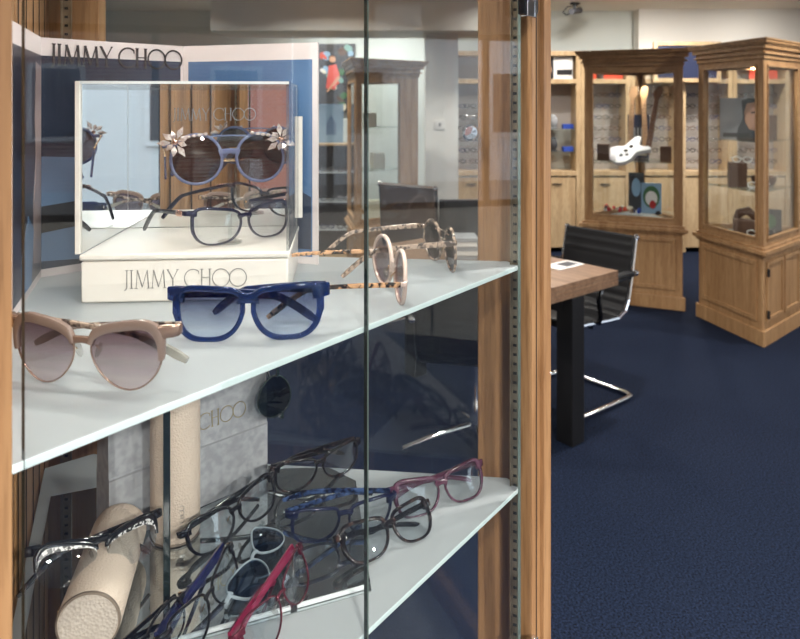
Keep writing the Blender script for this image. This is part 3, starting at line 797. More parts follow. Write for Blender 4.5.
def art_album(r, w, h, y):
    poly_on(r, 'pale_panel', [(-w*.35, h*.45), (w*.35, h*.45), (w*.35, h*.7), (-w*.35, h*.7)], y, C['grey'])
    for k in range(4): poly_on(r, 'dark_bar', [(-w*.3+k*w*.16, h*.42), (-w*.3+k*w*.16+w*.09, h*.42), (-w*.3+k*w*.16+w*.09, h*.74), (-w*.3+k*w*.16, h*.74)], y-.001, C['black'])
    poly_on(r, 'pale_strip', [(-w*.4, h*.06), (w*.4, h*.06), (w*.4, h*.3), (-w*.4, h*.3)], y, C['cream'])
flat_card('album_sleeve', (1.975, 5.80, 1.112), .17, .36, C['navy'], 'navy printed sleeve with dark bars standing behind the guitar necks', 'picture', art_album, rotz=-.43)
def art_col(r, w, h, y):
    poly_on(r, 'green_arc', blob(0, h*.55, w*.42, h*.36), y, C['green']); poly_on(r, 'pale_disc', blob(0, h*.5, w*.3, h*.24), y-.0008, C['white'])
    poly_on(r, 'red_patch', blob(.01, h*.3, w*.16, h*.14), y-.0016, C['red'])
flat_card('picture_card', (1.975, 5.50, .698), .15, .24, C['sky'], 'colourful green and white card at the bottom right of the guitar cabinet', 'picture', art_col, rotz=-.4)
flat_card('picture_card', (1.93, 5.72, .698), .12, .30, C['dgrey'], 'dark blue grey card at the bottom back of the guitar cabinet', 'picture', lambda r, w, h, y: poly_on(r, 'pale_print', blob(0, h*.6, w*.3, h*.25), y, C['sky']), rotz=-.4)
cm = [C['red'], C['blue'], M['silver'], C['black'], C['orange'], M['silver'], C['cream']]
pts_ = []
for k in range(70):
    u = .12+.72*random.random(); v = .10+.45*random.random()
    a = Vector((1.52, 5.60)).lerp(Vector((2.08, 5.34)), u) + Vector((.42, .91))*v*.6
    if a.x > 2.04 or any((a-q).length < .042 for q in pts_): continue
    pts_.append(a)
    mb = MB(); kx = k % 3
    if kx == 0: mb.lathe([(.014, 0), (.018, .01), (.010, .03), (.0001, .034)], (0, 0, 0), 10)
    elif kx == 1: mb.box((0, 0, .010), (.036, .022, .020)); mb.box((0, 0, .024), (.02, .016, .008))
    else: mb.ell((0, 0, .014), (.02, .014, .014), seg=10)
    o = mb.build('trinket', cm[k % 7], None, merge=False); o.location = (a.x, a.y, .697); o.rotation_euler = (0, 0, k)
    tag(o, 'tiny coloured trinket on the floor of the guitar cabinet', 'ornament', 'trinkets in the guitar cabinet')
def art_portrait(r, w, h, y):
    poly_on(r, 'dark_hair', [(-.02*1, h*.25), (w*.05, h*.5), (w*.02, h*.95), (w*.2, h), (w*.42, h*.96), (w*.5, h*.7), (w*.5, 0), (-.1*w, 0)], y, C['dgrey'])
    poly_on(r, 'face_print', [(w*.14, h*.86), (w*.34, h*.9), (w*.44, h*.74), (w*.43, h*.6), (w*.49, h*.48), (w*.43, h*.42), (w*.44, h*.3), (w*.36, h*.2), (w*.2, h*.24), (w*.1, h*.42), (w*.08, h*.66)], y-.0008, C['skin'])
    poly_on(r, 'brow_print', [(w*.24, h*.66), (w*.41, h*.68), (w*.41, h*.65), (w*.24, h*.62)], y-.0016, C['black'])
    poly_on(r, 'lips_print', [(w*.34, h*.38), (w*.43, h*.39), (w*.43, h*.35), (w*.36, h*.34)], y-.0016, C['coral'])
    poly_on(r, 'caption_band', [(-w*.42, h*.05), (w*.2, h*.05), (w*.2, h*.15), (-w*.42, h*.15)], y-.0016, C['black'])
flat_card('portrait_card', (2.40, 4.93, 1.3105), .27, .29, C['grey'], 'grey card with a large portrait face on the top shelf of the right cabinet', 'picture', art_portrait, rotz=-.45)
small_box((2.355, 4.89, .981), (.11, .11, .17), C['brown'], 'dark brown upright box on the middle shelf below the portrait card', rz=-.3)
small_box((2.56, 4.86, 1.311), (.10, .10, .17), C['brown'], 'dark brown box on the top shelf right of the portrait card', rz=-.5)
o = MB().lathe([(.05, 0), (.085, .02), (.10, .06), (.095, .085), (.085, .07), (.06, .02), (.0001, .018)], (0, 0, 0), 24).build('bowl', C['brown'], None); o.location = (2.53, 4.87, .981); o.scale = (.8, .8, .9)
tag(o, 'dark brown round bowl on the middle shelf of the right cabinet', 'bowl')
def white_specs(loc, rz, label, m):
    o = protos[0].copy(); o.data = protos[0].data.copy(); o.data.materials.clear(); o.data.materials.append(m); COL.objects.link(o)
    o.location = loc; o.rotation_euler = (0, 0, rz); tag(o, label, 'glasses', 'spectacles in the far cabinets')
white_specs((2.375, 4.86, 1.173), -.4, 'small white framed spectacles on top of the brown box in the right cabinet', C['white'])
white_specs((2.44, 4.775, 1.003), -.6, 'white framed spectacles on the middle shelf near the front pane', C['white'])
white_specs((2.42, 4.745, .68), -.6, 'white framed spectacles on the floor of the right cabinet', C['white'])
hb = empty('leather_pouch', (2.39, 4.86, .656), 'dark brown leather pouch with a raised flap on the floor of the right cabinet', 'pouch')
MB().box((2.39, 4.86, .71), (.14, .10, .10), Matrix.Rotation(-.4, 3, 'Z')).build('body', C['brown'], hb, bevel=.012)
MB().sweep([(2.34, 4.88, .76), (2.36, 4.87, .80), (2.41, 4.85, .82), (2.46, 4.83, .77), (2.48, 4.82, .69)], rrect(.03, .06), (0, 0, 1), [(.6, .6), (1, 1), (1, 1), (1, .9), (.6, .4)]).build('flap', C['brown'], hb)
small_box((2.47, 4.72, .656), (.10, .05, .06), C['black'], 'small black box on the floor of the right cabinet by the corner post', rz=-.8)
flat_card('picture_card', (2.57, 4.88, .657), .16, .17, C['dgrey'], 'small dark card with green print on the floor of the right cabinet', 'picture', lambda r, w, h, y: poly_on(r, 'green_print', blob(0, h*.5, w*.3, h*.3), y, C['green']), rotz=-.6)
for (x, y, z, s, l) in ((-.20, 5.52, .657, .12, 'floor'), (-.18, 5.55, 1.051, .10, 'lower shelf'), (-.24, 5.52, 1.381, .09, 'upper shelf')):
    small_box((x, y, z), (s, s*.8, s*1.2), C['cream'], 'cream box on the %s of the cabinet behind the glass' % l, rz=.4)

# security camera on the ceiling
cc = empty('security_camera', (1.80, 7.2, 2.6), 'small black security camera on the ceiling near the top of the foreground post', 'camera')
MB().lathe([(.05, 2.6), (.05, 2.585), (.02, 2.58), (.018, 2.54)], (1.80, 7.2, 0), 18).build('mount', M['black'], cc)
MB().sweep([(1.74, 7.1, 2.50), (1.86, 7.24, 2.53)], circ(.032, 14)).build('body', C['dgrey'], cc)
MB().tube([(1.80, 7.2, 2.57), (1.72, 7.2, 2.56), (1.67, 7.18, 2.50), (1.70, 7.15, 2.47), (1.75, 7.12, 2.49)], .006, 6).build('cable', M['black'], cc)
# picture and tower seen through the foreground glass
def art_canvas(r, w, h, y):
    random.seed(3)
    for k in range(26):
        a, b = -w*.42+random.random()*w*.84, h*.05+random.random()*h*.9
        poly_on(r, 'colour_patch', blob(a, b, w*(.05+.08*random.random()), h*(.02+.05*random.random()), 9, random.random()*3), y-.0004*k, C[['teal', 'cream', 'brown', 'sky', 'green', 'orange', 'dgrey', 'white'][k % 8]])
    poly_on(r, 'red_dress', [(-w*.3, h*.35), (-w*.05, h*.33), (w*.08, h*.55), (-w*.02, h*.7), (-w*.22, h*.68)], y-.012, C['coral'])
    poly_on(r, 'head_print', blob(-w*.12, h*.77, w*.09, h*.045), y-.012, C['skin']); poly_on(r, 'hair_print', blob(-w*.13, h*.80, w*.10, h*.035), y-.0115, C['brown'])
    poly_on(r, 'arm_print', [(-w*.3, h*.3), (-w*.24, h*.3), (w*.1, h*.5), (w*.06, h*.54)], y-.0125, C['skin'])
flat_card('painting', (-.70, 7.775, 1.47), .40, .76, C['dgrey'], 'tall colourful canvas with a figure in coral red on the far wall behind the glass', 'picture', art_canvas, t=.03)
flat_card('leaning_print', (-.68, 6.9, 1.18), .24, .38, C['sky'], 'pale blue printed sheet with a faint building below the colourful canvas', 'picture', lambda r, w, h, y: [poly_on(r, 'grey_print', [(-w*.2, h*.2), (w*.2, h*.2), (w*.2, h*.5), (0, h*.72), (-w*.2, h*.5)], y, C['steel'])], tilt=-.06)
tw = empty('eyewear_tower', (-.72, 6.9, 0), 'dark eyewear tower with glass trays on the left behind the poster edge', 'display stand')
MB().box((-.72, 6.98, .59), (.62, .06, 1.18)).build('back_panel', C['dgrey'], tw, smooth=False)
MB().box((-.72, 6.80, .04), (.62, .42, .08)).build('base', M['oak_pale'], tw, smooth=False)
MB().box((-.72, 6.86, 1.17), (.62, .30, .018)).build('top_shelf', M['oak_pale'], tw, smooth=False)
for z in (.35, .62, .90): MB().box((-.72, 6.84, z), (.60, .22, .012)).build('tray', M['shelf'], tw, smooth=False)
for x in (-.99, -.48): MB().box((x, 6.94, .6), (.03, .02, 1.12)).build('slotted_rail', M['metal'], tw, smooth=False)
k = 0
for z in (.906, .626, .356):
    for x in (-.88, -.70, -.54):
        o = protos[k % 4].copy(); COL.objects.link(o); o.location = (x, 6.76, z+.022); k += 1
        tag(o, 'spectacles lying on the trays of the dark eyewear tower', 'glasses', 'spectacles on the eyewear tower')
us = empty('light_switch', (.367, 6.43, 1.36), 'small white switch plate on the pale pillar seen through the glass', 'switch')
MB().box((.367, 6.425, 1.37), (.085, .010, .085)).build('plate', C['white'], us, smooth=False, bevel=.002)
MB().box((.367, 6.418, 1.37), (.02, .006, .03)).build('rocker', C['grey'], us, smooth=False)

# ================================================================== lettering
def arc(cx, cz, rx, rz, a0, a1, n=22): return [(cx+rx*math.cos(math.radians(a0+(a1-a0)*i/n)), cz+rz*math.sin(math.radians(a0+(a1-a0)*i/n))) for i in range(n+1)]
def letters(s, thin, thick, serif):
    out = []; x = 0
    def st(p, w): out.append(([(q[0]+x, q[1]) for q in p], w))
    def sf(a, z, l=.09):
        if serif: st([(a-l, z), (a+l, z)], thin)
    for ch in s:
        if ch == 'J':
            st([(.13, 1), (.13, .06), (.09, -.06), (.0, -.12)], thick*.9); sf(.13, 1); x += .27
        elif ch == 'I': st([(.11, 1), (.11, 0)], thick); sf(.11, 1); sf(.11, 0); x += .30
        elif ch == 'M':
            st([(.06, 0), (.13, 1)], thin); st([(.13, 1), (.40, .05)], thick); st([(.40, .05), (.66, 1)], thin); st([(.66, 1), (.74, 0)], thick)
            sf(.06, 0); sf(.74, 0); x += .88
        elif ch == 'Y': st([(.02, 1), (.30, .46)], thick); st([(.56, 1), (.30, .46)], thin); st([(.30, .46), (.30, 0)], thick); sf(.02, 1, .06); sf(.56, 1, .06); sf(.3, 0); x += .62
        elif ch == 'C':
            st(arc(.52, .5, .47, .5, 48, 312), (thin+thick)/2); st([(.83, .87), (.83, .74)], thin); x += .92
        elif ch == 'H': st([(.08, 1), (.08, 0)], thick); st([(.52, 1), (.52, 0)], thick); st([(.08, .54), (.52, .54)], thin); sf(.08, 1); sf(.08, 0); sf(.52, 1); sf(.52, 0); x += .64
        elif ch == 'O': st(arc(.50, .5, .47, .5, 0, 360, 30), (thin+thick)/2); x += .94
        elif ch == ' ': x += .26
    return out, x
def lettering(name, s, cap, Mx, m, parent, thin=.035, thick=.08, serif=True, only=None):
    """text in the local XZ plane of Mx, raised a hair towards -Y"""
    strokes, width = letters(s, thin, thick, serif)
    mb = MB()
    for pts, wd in strokes:
        if only is not None and max(p[0] for p in pts) < only: continue
        P = [Vector((p[0], p[1])) for p in pts]; v = []; n = len(P)
        for i, p in enumerate(P):
            T = (P[min(i+1, n-1)]-P[max(i-1, 0)])
            if (P[0]-P[-1]).length < 1e-6 and i in (0, n-1): T = P[1]-P[-2]
            T.normalize(); N = Vector((-T.y, T.x))*wd/2
            for q in (p+N, p-N):
                for y in (0, -.0004): v.append(Mx @ Vector((q.x*cap, y, q.y*cap)))
        f = []
        for i in range(n-1):
            a = i*4; b = a+4
            f += [(a+1, a+3, b+3, b+1), (a, b, b+2, a+2), (a, a+1, b+1, b), (a+2, b+2, b+3, a+3)]
        f += [(0, 2, 3, 1), ((n-1)*4, (n-1)*4+1, (n-1)*4+3, (n-1)*4+2)]
        mb.add(v, f)
    o = mb.build(name, m, parent, smooth=False, merge=False)
    return o, width*cap
def plane_mx(a, b, z):
    """matrix whose X runs from plan point a to b, Z up, -Y towards the viewer's side"""
    a = Vector((a[0], a[1])); b = Vector((b[0], b[1])); d = (b-a).normalized()
    return Matrix(((d.x, -d.y, 0, a.x), (d.y, d.x, 0, a.y), (0, 0, 1, z), (0, 0, 0, 1)))

# ================================================================== the three-panel poster
PA = [(-.381, .684), (-.445, .868), (-.310, 1.0), (-.110, .937)]
pz0, pz1 = ZU+.0003, 1.634
po = empty('folding_poster', (-.31, .95, ZU), 'three-panel folding poster with black lettering on its white border behind the mirrored box', 'poster')
M['pic_dark'] = noise_mat('poster_dark_image', S(22, 26, 40), S(58, 70, 92), 9, .22, (1, 1, .6), (.3, .75))
M['pic_left'] = noise_mat('poster_left_image', S(34, 34, 44), S(84, 84, 96), 12, .3, (1, 1, .5), (.35, .7))
M['pic_blue'] = noise_mat('poster_blue_image', S(70, 104, 146), S(92, 124, 162), 6, .25, (1, 1, .6), (.3, .75))
def panel(i, pic, bl, br_, btm, topb=.0225):
    a = V2(PA[i]); b = V2(PA[i+1]); d = (b-a).normalized(); L = (b-a).length
    n = Vector((d.y, -d.x))
    p = MB().slab(a, b, .003, pz0, pz1).build('panel', M['paper'], po, smooth=False)
    q = MB(); q.slab(a+d*bl+n*.0004, b-d*br_+n*.0004, .0004, pz0+btm, pz1-topb); q.build('printed_picture', pic, p, smooth=False)
    return p, a, b, d, L
def patch_on(i, pts, m, name, parent, off=.0008):
    Mx = plane_mx(PA[i], PA[i+1], pz0); mb = MB(); n = len(pts)
    v = [Mx @ Vector((x, -off, z)) for x, z in pts]+[Mx @ Vector((x, -off+.0003, z)) for x, z in pts]
    mb.add(v, [list(range(n)), list(range(n, 2*n))[::-1]]+[(k, (k+1) % n, (k+1) % n+n, k+n) for k in range(n)])
    return mb.build(name, m, parent, smooth=False)
p0, *_ = panel(0, M['pic_left'], .012, .004, .01)
p1, *_ = panel(1, M['pic_dark'], .0, .004, .01)
p2, *_ = panel(2, M['pic_blue'], .009, .008, .01)
skin = noise_mat('poster_skin', S(150, 132, 130), S(190, 170, 166), 8, .3)
patch_on(0, [(.135, .03), (.185, .02), (.188, .26), (.150, .265), (.143, .20), (.150, .15), (.135, .10)], skin, 'figure_print', p0)
patch_on(0, [(.06, .01), (.12, .01), (.135, .07), (.10, .09), (.055, .05)], C['steel'], 'cloth_print', p0)
patch_on(1, [(.0, .02), (.10, .012), (.18, .02), (.18, .09), (.12, .12), (.07, .145), (.0, .15)], C['steel'], 'cloth_print', p1)
patch_on(1, [(.0, .055), (.16, .07), (.16, .10), (.0, .088)], C['black'], 'dark_band_print', p1, .0012)
patch_on(2, [(.012, .02), (.20, .02), (.20, .09), (.14, .12), (.10, .08), (.05, .06), (.012, .07)], M['pic_dark'], 'dark_cloth_print', p2)
patch_on(2, [(.150, .10), (.175, .11), (.185, .17), (.165, .19), (.152, .15)], C['sky'], 'pale_print', p2)
Mx = plane_mx(PA[1], PA[2], pz1-.0335) @ Matrix.Translation((.011, -.0012, 0))
lettering('brand_lettering', 'JIMMY CHOO', .0262, Mx, M['black_ink'], p1, .055, .125)

# ================================================================== mirrored show box on the upper shelf
wv = Vector((.9969, .0785)); dv = Vector((-.0785, .9969)); O_ = Vector((-.345, .753))
BW, BD, BH = .2235, .166, .053
def bp(u, v): return O_ + wv*u + dv*v
zb = ZU + BH
bx = empty('mirrored_show_box', (*bp(BW/2, BD/2), ZU), 'white based clear show box with mirrored back and silver brand lettering on its plinth', 'display case')
def bquad(u0, u1, v0, v1): return [bp(u0, v0), bp(u1, v0), bp(u1, v1), bp(u0, v1)]
MB().prism(bquad(.001, BW-.001, .001, BD), ZU+.0002, zb-.008).build('plinth', M['white'], bx, bevel=.002)
MB().prism(bquad(-.0005, BW+.0005, -.0005, BD), zb-.007, zb).build('plinth_top', M['white'], bx, bevel=.0022)
zt = 1.576
lw = MB().prism(bquad(-.0045, .0010, -.001, BD), zb-.0065+.007, zt).build('side_wall', M['white'], bx, smooth=False, bevel=.0006)
MB().prism(bquad(.0012, .0020, .003, BD-.004), zb+.001, zt-.003).build('side_mirror', M['mirror'], lw, smooth=False)
bk = MB().prism(bquad(.001, BW-.002, BD-.002, BD), zb+.0003, zt).build('back_wall', M['white'], bx, smooth=False)
mr = MB().prism(bquad(.0022, BW-.003, BD-.0032, BD-.0022), zb+.001, zt-.001).build('back_mirror', M['mirror'], bk, smooth=False)
MB().prism(bquad(.0012, BW, 0, BD-.0035), zt-.003, zt).build('clear_top', M['acrylic'], bx, smooth=False)
ac_edge = plain('acrylic_edge', S(222, 228, 230), .15)
MB().prism(bquad(.0012, BW, -.0012, -.0002), zt-.003, zt).build('top_edge', ac_edge, bx, smooth=False)
MB().prism(bquad(BW-.003, BW, 0, BD-.0035), zb+.0003, zt-.003).build('clear_side', M['acrylic'], bx, smooth=False)
MB().prism(bquad(BW-.0005, BW+.005, BD-.006, BD), 1.40, 1.535).build('side_clip', M['white'], bx, smooth=False, bevel=.0008)
Mx = plane_mx(bp(0, 0), bp(BW, 0), ZU+.0155) @ Matrix.Translation((.047, .0008, 0))
lettering('plinth_lettering', 'JIMMY CHOO', .0195, Mx, M['silver_ink'], bx, .03, .06)
Mx = plane_mx(bp(0, BD-.0034), bp(BW, BD-.0034), 1.530) @ Matrix.Translation((.060, 0, 0))
lettering('mirror_lettering', 'JIMMY CHOO', .0160, Mx, M['etched'], mr, .035, .06)

# ================================================================== mirror riser on the lower shelf
plp = [(-.335, .608), (-.03, .735), (-.06, .95), (-.10, .985), (-.395, .972), (-.397, .936), (-.455, .912)]
PT = .0012
pm = tag(MB().prism(plp, ZL+.0001, ZL+PT).build('mirror_plate', M['mirror_plate'], None, smooth=False), 'mirror plate lying on the lower glass shelf under the spectacles', 'mirror')
def rod(a, b, wd, hh, label, m=None, z=ZL+PT):
    o = MB().slab(a, b, wd, z+.0003, z+hh).build('acrylic_strip', m or M['acrylic'], None, smooth=False, bevel=.0006); return tag(o, label, 'acrylic strip', 'acrylic strips on the mirror plate')
rod((-.300, .626), (-.110, .7055), .0035, .004, 'clear acrylic strip along the left half of the mirror plate front edge', ac_edge)
rod((-.104, .708), (-.036, .736), .0035, .004, 'clear acrylic strip along the right half of the mirror plate front edge', ac_edge)
rod((-.112, .715), (-.168, .86), .003, .004, 'thin acrylic strip running back across the mirror plate, left one of the pair')
rod((-.104, .718), (-.150, .86), .003, .004, 'thin acrylic strip running back across the mirror plate, right one of the pair')

# ================================================================== spectacle cases and grey bag
def rounded_cyl(r, L, m, mend, name, label, Mx):
    root = empty(name, (0, 0, 0), label, 'glasses case', None, False, Mx)
    MB().lathe([(r*.93, .0015), (r, .006), (r, L-.012), (r*.96, L-.005), (r*.86, L-.001), (r*.5, L), (.0001, L)], (0, 0, 0), 48).build('shell', m, root)
    MB().lathe([(.0001, .0006), (r*.90, .0006), (r*.925, .003)], (0, 0, 0), 48).build('end_panel', mend, root)
    MB().lathe([(r*.925, 0), (r*.98, .0005), (r*.985, .003), (r*.93, .003), (r*.925, 0)], (0, 0, 0), 48, cap=False).build('rim', M['case_rim'], root)
    return root
a = Vector((-.289, .648, ZL+.0308)); b = Vector((-.3185, .800, ZL+.0308)); dd = (b-a)
Mc = Matrix.Translation(a) @ dd.to_track_quat('Z', 'Y').to_matrix().to_4x4()
caseA = rounded_cyl(.0290, dd.length, M['cream'], M['cream_dots'], 'glasses_case', 'cream scaled leather cylinder case lying on the lower shelf with its woven end facing front', Mc)
MB().box((.0288, .0, .02), (.004, .008, .006)).build('clasp', M['gold'], caseA)
caseB = rounded_cyl(.0285, .172, M['cream'], M['cream_dots'], 'glasses_case', 'cream scaled leather cylinder case standing upright in front of the grey bag', Matrix.Translation((-.267, .832, ZL+PT+.0004)))
# small vertical lettering on the standing case
mxl = Matrix.Translation((-.267, .832, ZL+.010)) @ Matrix.Rotation(.30, 4, 'Z')
strokes_mx = mxl @ Matrix.Translation((.010, -.0276, .0)) @ Matrix.Rotation(-PI/2, 4, 'Y')
lettering('case_lettering', 'JIMMY CHOO', .0058, (Matrix.Translation((-.267, .832, ZL+PT+.0004)).inverted()) @ strokes_mx, M['silver_ink'], caseB, .05, .09)
# mirror strip standing in front of the upright case
so = tag(MB().prism([(-.2370, .700), (-.2310, .702), (-.2310, .7045), (-.2370, .7025)], ZL+PT+.0003, ZL+.262).build('acrylic_post', M['glass_edge'], None, smooth=False, bevel=.0005), 'narrow dark glass strip standing upright in front of the cream case', 'acrylic post')
bg_ = empty('carrier_bag', (-.28, .93, ZL), 'grey textured paper carrier bag with gold lettering standing on the lower shelf', 'bag')
A = Vector((-.335, .806)); Bq = Vector((-.181, .956)); dB = (Bq-A).normalized(); nB = Vector((-dB.y, dB.x))
zB = ZL+PT+.0004; hB = .195; tB = .040
mb = MB(); L = (Bq-A).length
lev = [(0, 0, tB), (.075, .0, tB), (.078, .0012, tB-.001), (.14, .003, tB-.004), (hB, .006, tB-.014)]
v = []; f = []
for (z, i0, i1) in lev:
    for p in (A+nB*i0, Bq+nB*i0, Bq+nB*i1-dB*.001, A+nB*i1+dB*.001): v.append((p.x, p.y, zB+z))
for k in range(len(lev)-1):
    for q in range(4): f.append((k*4+q, k*4+(q+1) % 4, k*4+4+(q+1) % 4, k*4+4+q))
f += [(3, 2, 1, 0), tuple(range(len(v)-4, len(v)))]
mb.add(v, f); mb.build('bag_body', M['grey_paper'], bg_, smooth=False)
n_out = -nB
MB().slab(A+n_out*.0006, Bq+n_out*.0006, .0006, zB+.0745, zB+.0765).build('fold_line', C['grey'], bg_, smooth=False)
tilt = Matrix.Rotation(-.028, 4, 'X')
Mx = plane_mx(A, Bq, ZL+.098) @ Matrix.Translation((L-.167, .0015, 0)) @ tilt
lettering('bag_lettering', 'JIMMY CHOO', .0200, Mx, M['gold_ink'], bg_, .03, .06)

# ================================================================== spectacles and sunglasses
def outline(a, bu, bd, n=2.4, taper=0., cat=0., inner=0., N=56):
    out = []
    for k in range(N):
        t = 2*PI*k/N; c, s = math.cos(t), math.sin(t)
        n_ = (n[0] if s > 0 else n[1]) if isinstance(n, tuple) else n
        x = a*math.copysign(abs(c)**(2/n_), c); z = (bu if s > 0 else bd)*math.copysign(abs(s)**(2/n_), s)
        zz = z/(bu if z > 0 else bd)
        if zz < 0: x *= 1-taper*abs(zz)**1.3
        if z > 0: z += cat*(x/a)*zz
        if x < 0 and z < 0: x += inner*abs(zz)*a
        out.append(Vector((x, z)))
    return out
def yc(x): return .0015*x*x
def front_pt(x, z, y=0): return (x/1000, (yc(x)+y)/1000, z/1000)
def make(name, label, pose, st, group=None, cat='glasses'):
    loc, ypr, sc_ = pose
    Mx = Matrix.Translation(loc) @ Matrix.Rotation(ypr[0], 4, 'Z') @ Matrix.Rotation(ypr[1], 4, 'X') @ Matrix.Rotation(ypr[2], 4, 'Y') @ Matrix.Scale(sc_, 4)
    r = empty(name, loc, label, cat, group, False, Mx)
    cx = st.get('cx', 33); O = outline(*st['o']); N = len(O)
    w0, wt, wo = st.get('w', (2.4, 3.2, 0)); dep = st.get('d', 3.6)
    fr = MB()
    ring_pts = {}
    for s in (1, -1):
        if st.get('rim', True):
            v = []; f = []; m = 8
            for i, p in enumerate(O):
                T = (O[(i+1) % N]-O[i-1]).normalized(); nn = Vector((T.y, -T.x))
                sn = nn.y; cs = nn.x
                wd = w0 + (wt-w0)*max(0, sn)**1.2 + wo*max(0, cs)**2*(1 if p.y > -5 else .5)
                q = min(.45*wd, .9)
                sec = [(0, -dep/2+q*.5), (q*.5, -dep/2), (wd-q, -dep/2), (wd, -dep/2+q), (wd, dep/2-q), (wd-q, dep/2), (q*.5, dep/2), (0, dep/2-q*.5)]
                for (a_, y_) in sec:
                    P = p+nn*a_; X = s*(cx+P.x); v.append(front_pt(X, P.y, y_))
            for i in range(N):
                j = (i+1) % N
                for q in range(m):
                    f.append((i*m+q, i*m+(q+1) % m, j*m+(q+1) % m, j*m+q))
            fr.add(v, f)
    hw, hz = st.get('hw', 68), st.get('hz', 15); bz = st.get('bz', 6)
    # bridge
    xi = cx-st['o'][0]*(.93 if not st.get('bi') else st['bi']); 
    bh, bt = st.get('bs', (5, 3.6)); ar = st.get('arch', 2)
    P = []
    for k in range(9):
        t = -1+2*k/8; P.append(front_pt(xi*t, bz+ar*(1-t*t), -0.2))
    fr.sweep(P, rrect(bt/1000, bh/1000), (0, 0, 1), [(1, 1.35-.35*math.cos(PI/2*(-1+2*k/8))) for k in range(9)])
    if st.get('bar'):
        P = [front_pt(cx*.75*(-1+2*k/8), st['bar']+1.5*(1-(-1+2*k/8)**2), -.3) for k in range(9)]
        fr.tube(P, .001, 8)
    # end pieces
    eh, et = st.get('es', (7, 4))
    xe = cx+st['o'][0]*.86
    for s in (1, -1):
        fr.sweep([front_pt(s*xe, hz*.92), front_pt(s*(hw-2), hz, .3), (s*hw/1000, (yc(hw)+1.5)/1000, hz/1000), (s*hw/1000, (yc(hw)+6)/1000, hz/1000)], rrect(et/1000, eh/1000), (0, 0, 1), [(1, 1.1), (1, 1), (1, .95), (.8, .8)])
    fo = None
    fmat = st['fm']
    if fr.v: fo = fr.build('frame', fmat, r, ang=50)
    # brow piece (half-rim styles)
    if st.get('brow'):
        bw, bdp, bm_, a0, a1 = st['brow']; mb = MB()
        for s in (1, -1):
            ids = [k for k in range(-N, N) if a0 <= 360*k/N <= a1]
            P = []; SC = []
            for j, k in enumerate(ids):
                p = O[k % N]; q0, q1 = O[(k+1) % N], O[(k-1) % N]; T = (q0-q1).normalized(); nn = Vector((T.y, -T.x))
                e = min(j, len(ids)-1-j)/max(1, len(ids)*.18); e = min(1, .45+.55*e)
                pp = p+nn*bw*.35*e; P.append(front_pt(s*(cx+pp.x), pp.y, -.5)); SC.append((1, e))
            mb.sweep(P, rrect(bdp/1000, bw/1000), (0, -1, 0) if False else (0, 0, 1), SC) if False else None
            # explicit ribbon: width follows the outline normal
            v = []; f = []
            for j, k in enumerate(ids):
                p = O[k % N]; q0, q1 = O[(k+1) % N], O[(k-1) % N]; T = (q0-q1).normalized(); nn = Vector((T.y, -T.x))
                e = SC[j][1]
                for (a_, y_) in ((-.35*bw*e, -bdp/2+.5), (0, -bdp/2), (.5*bw*e, -bdp/2), (.68*bw*e, -bdp/2+.8), (.68*bw*e, bdp/2-.8), (.5*bw*e, bdp/2), (-.35*bw*e, bdp/2-.5)):
                    Q = p+nn*a_; v.append(front_pt(s*(cx+Q.x), Q.y, y_-.4))
            n7 = 7
            for j in range(len(ids)-1):
                for q in range(n7): f.append((j*n7+q, j*n7+(q+1) % n7, (j+1)*n7+(q+1) % n7, (j+1)*n7+q))
            f += [tuple(range(n7)), tuple(range((len(ids)-1)*n7, len(ids)*n7))[::-1]]
            mb.add(v, f)
        mb.build('brow', bm_, r, ang=50)
    if st.get('inlay'):
        im_, depth = st['inlay']; mb = MB()
        for s in (1, -1):
            v = []; f = []
            ids = [k for k in range(0, N//2+1)]
            for j, k in enumerate(ids):
                p = O[k]; u = .25+.75*max(0, math.sin(PI*k/(N//2)))*1.0
                u = .35+.65*(p.x/st['o'][0]+1)/2
                for dz, y in ((0, -1.6), (-depth*u, -1.6), (-depth*u, -1.1), (0, -1.1)):
                    v.append(front_pt(s*(cx+p.x*.98), p.y*(.97)+dz, y))
            for j in range(len(ids)-1):
                for q in range(4): f.append((j*4+q, j*4+(q+1) % 4, j*4+4+(q+1) % 4, j*4+4+q))
            mb.add(v, f)
        mb.build('patterned_inlay', im_, r, smooth=False)
    # lenses
    for s in (1, -1):
        mb = MB(); v = []; f = []
        rings = (0.001, .35, .7, 1.0); nr = len(rings)
        for side, yy in ((0, -.55), (1, .55)):
            for kq in rings:
                for p in O:
                    Q = p*(kq*1.004 if st.get('rim', True) else kq); v.append(front_pt(s*(cx+Q.x), Q.y, yy-1.0*(1-kq*kq)*st.get('bulge', 1)))
        for side in (0, 1):
            b0 = side*nr*N
            for k in range(nr-1):
                for i in range(N):
                    j = (i+1) % N; f.append((b0+k*N+i, b0+k*N+j, b0+(k+1)*N+j, b0+(k+1)*N+i))
            f.append([b0+i for i in range(N)])
        for i in range(N):
            j = (i+1) % N; f.append(((nr-1)*N+i, (nr-1)*N+j, (2*nr-1)*N+j, (2*nr-1)*N+i))
        mb.add(v, f); mb.build('lens', st['lm'], r, ang=60, merge=False)
    # nose pads
    if st.get('pads'):
        for s in (1, -1):
            pd = MB().ell((s*.0085, .0062, (bz-9)/1000), (.0016, .0034, .0062), Matrix.Rotation(s*.35, 3, 'Y')).build('nose_pad', M['pad'], r)
            MB().tube([front_pt(s*(xi+1), bz-3, 1), (s*.0105, .0045, (bz-7)/1000), (s*.0095, .006, (bz-9)/1000)], .0006, 6).build('pad_arm', M['gold'] if st.get('gold') else M['silver'], pd)
    # temples
    L1, L2, drop = st.get('t', (98, 40, 27)); th0, th1 = st.get('th', (6, 4)); tt = st.get('tt', 3)
    folds = st.get('fold', (0, 0))
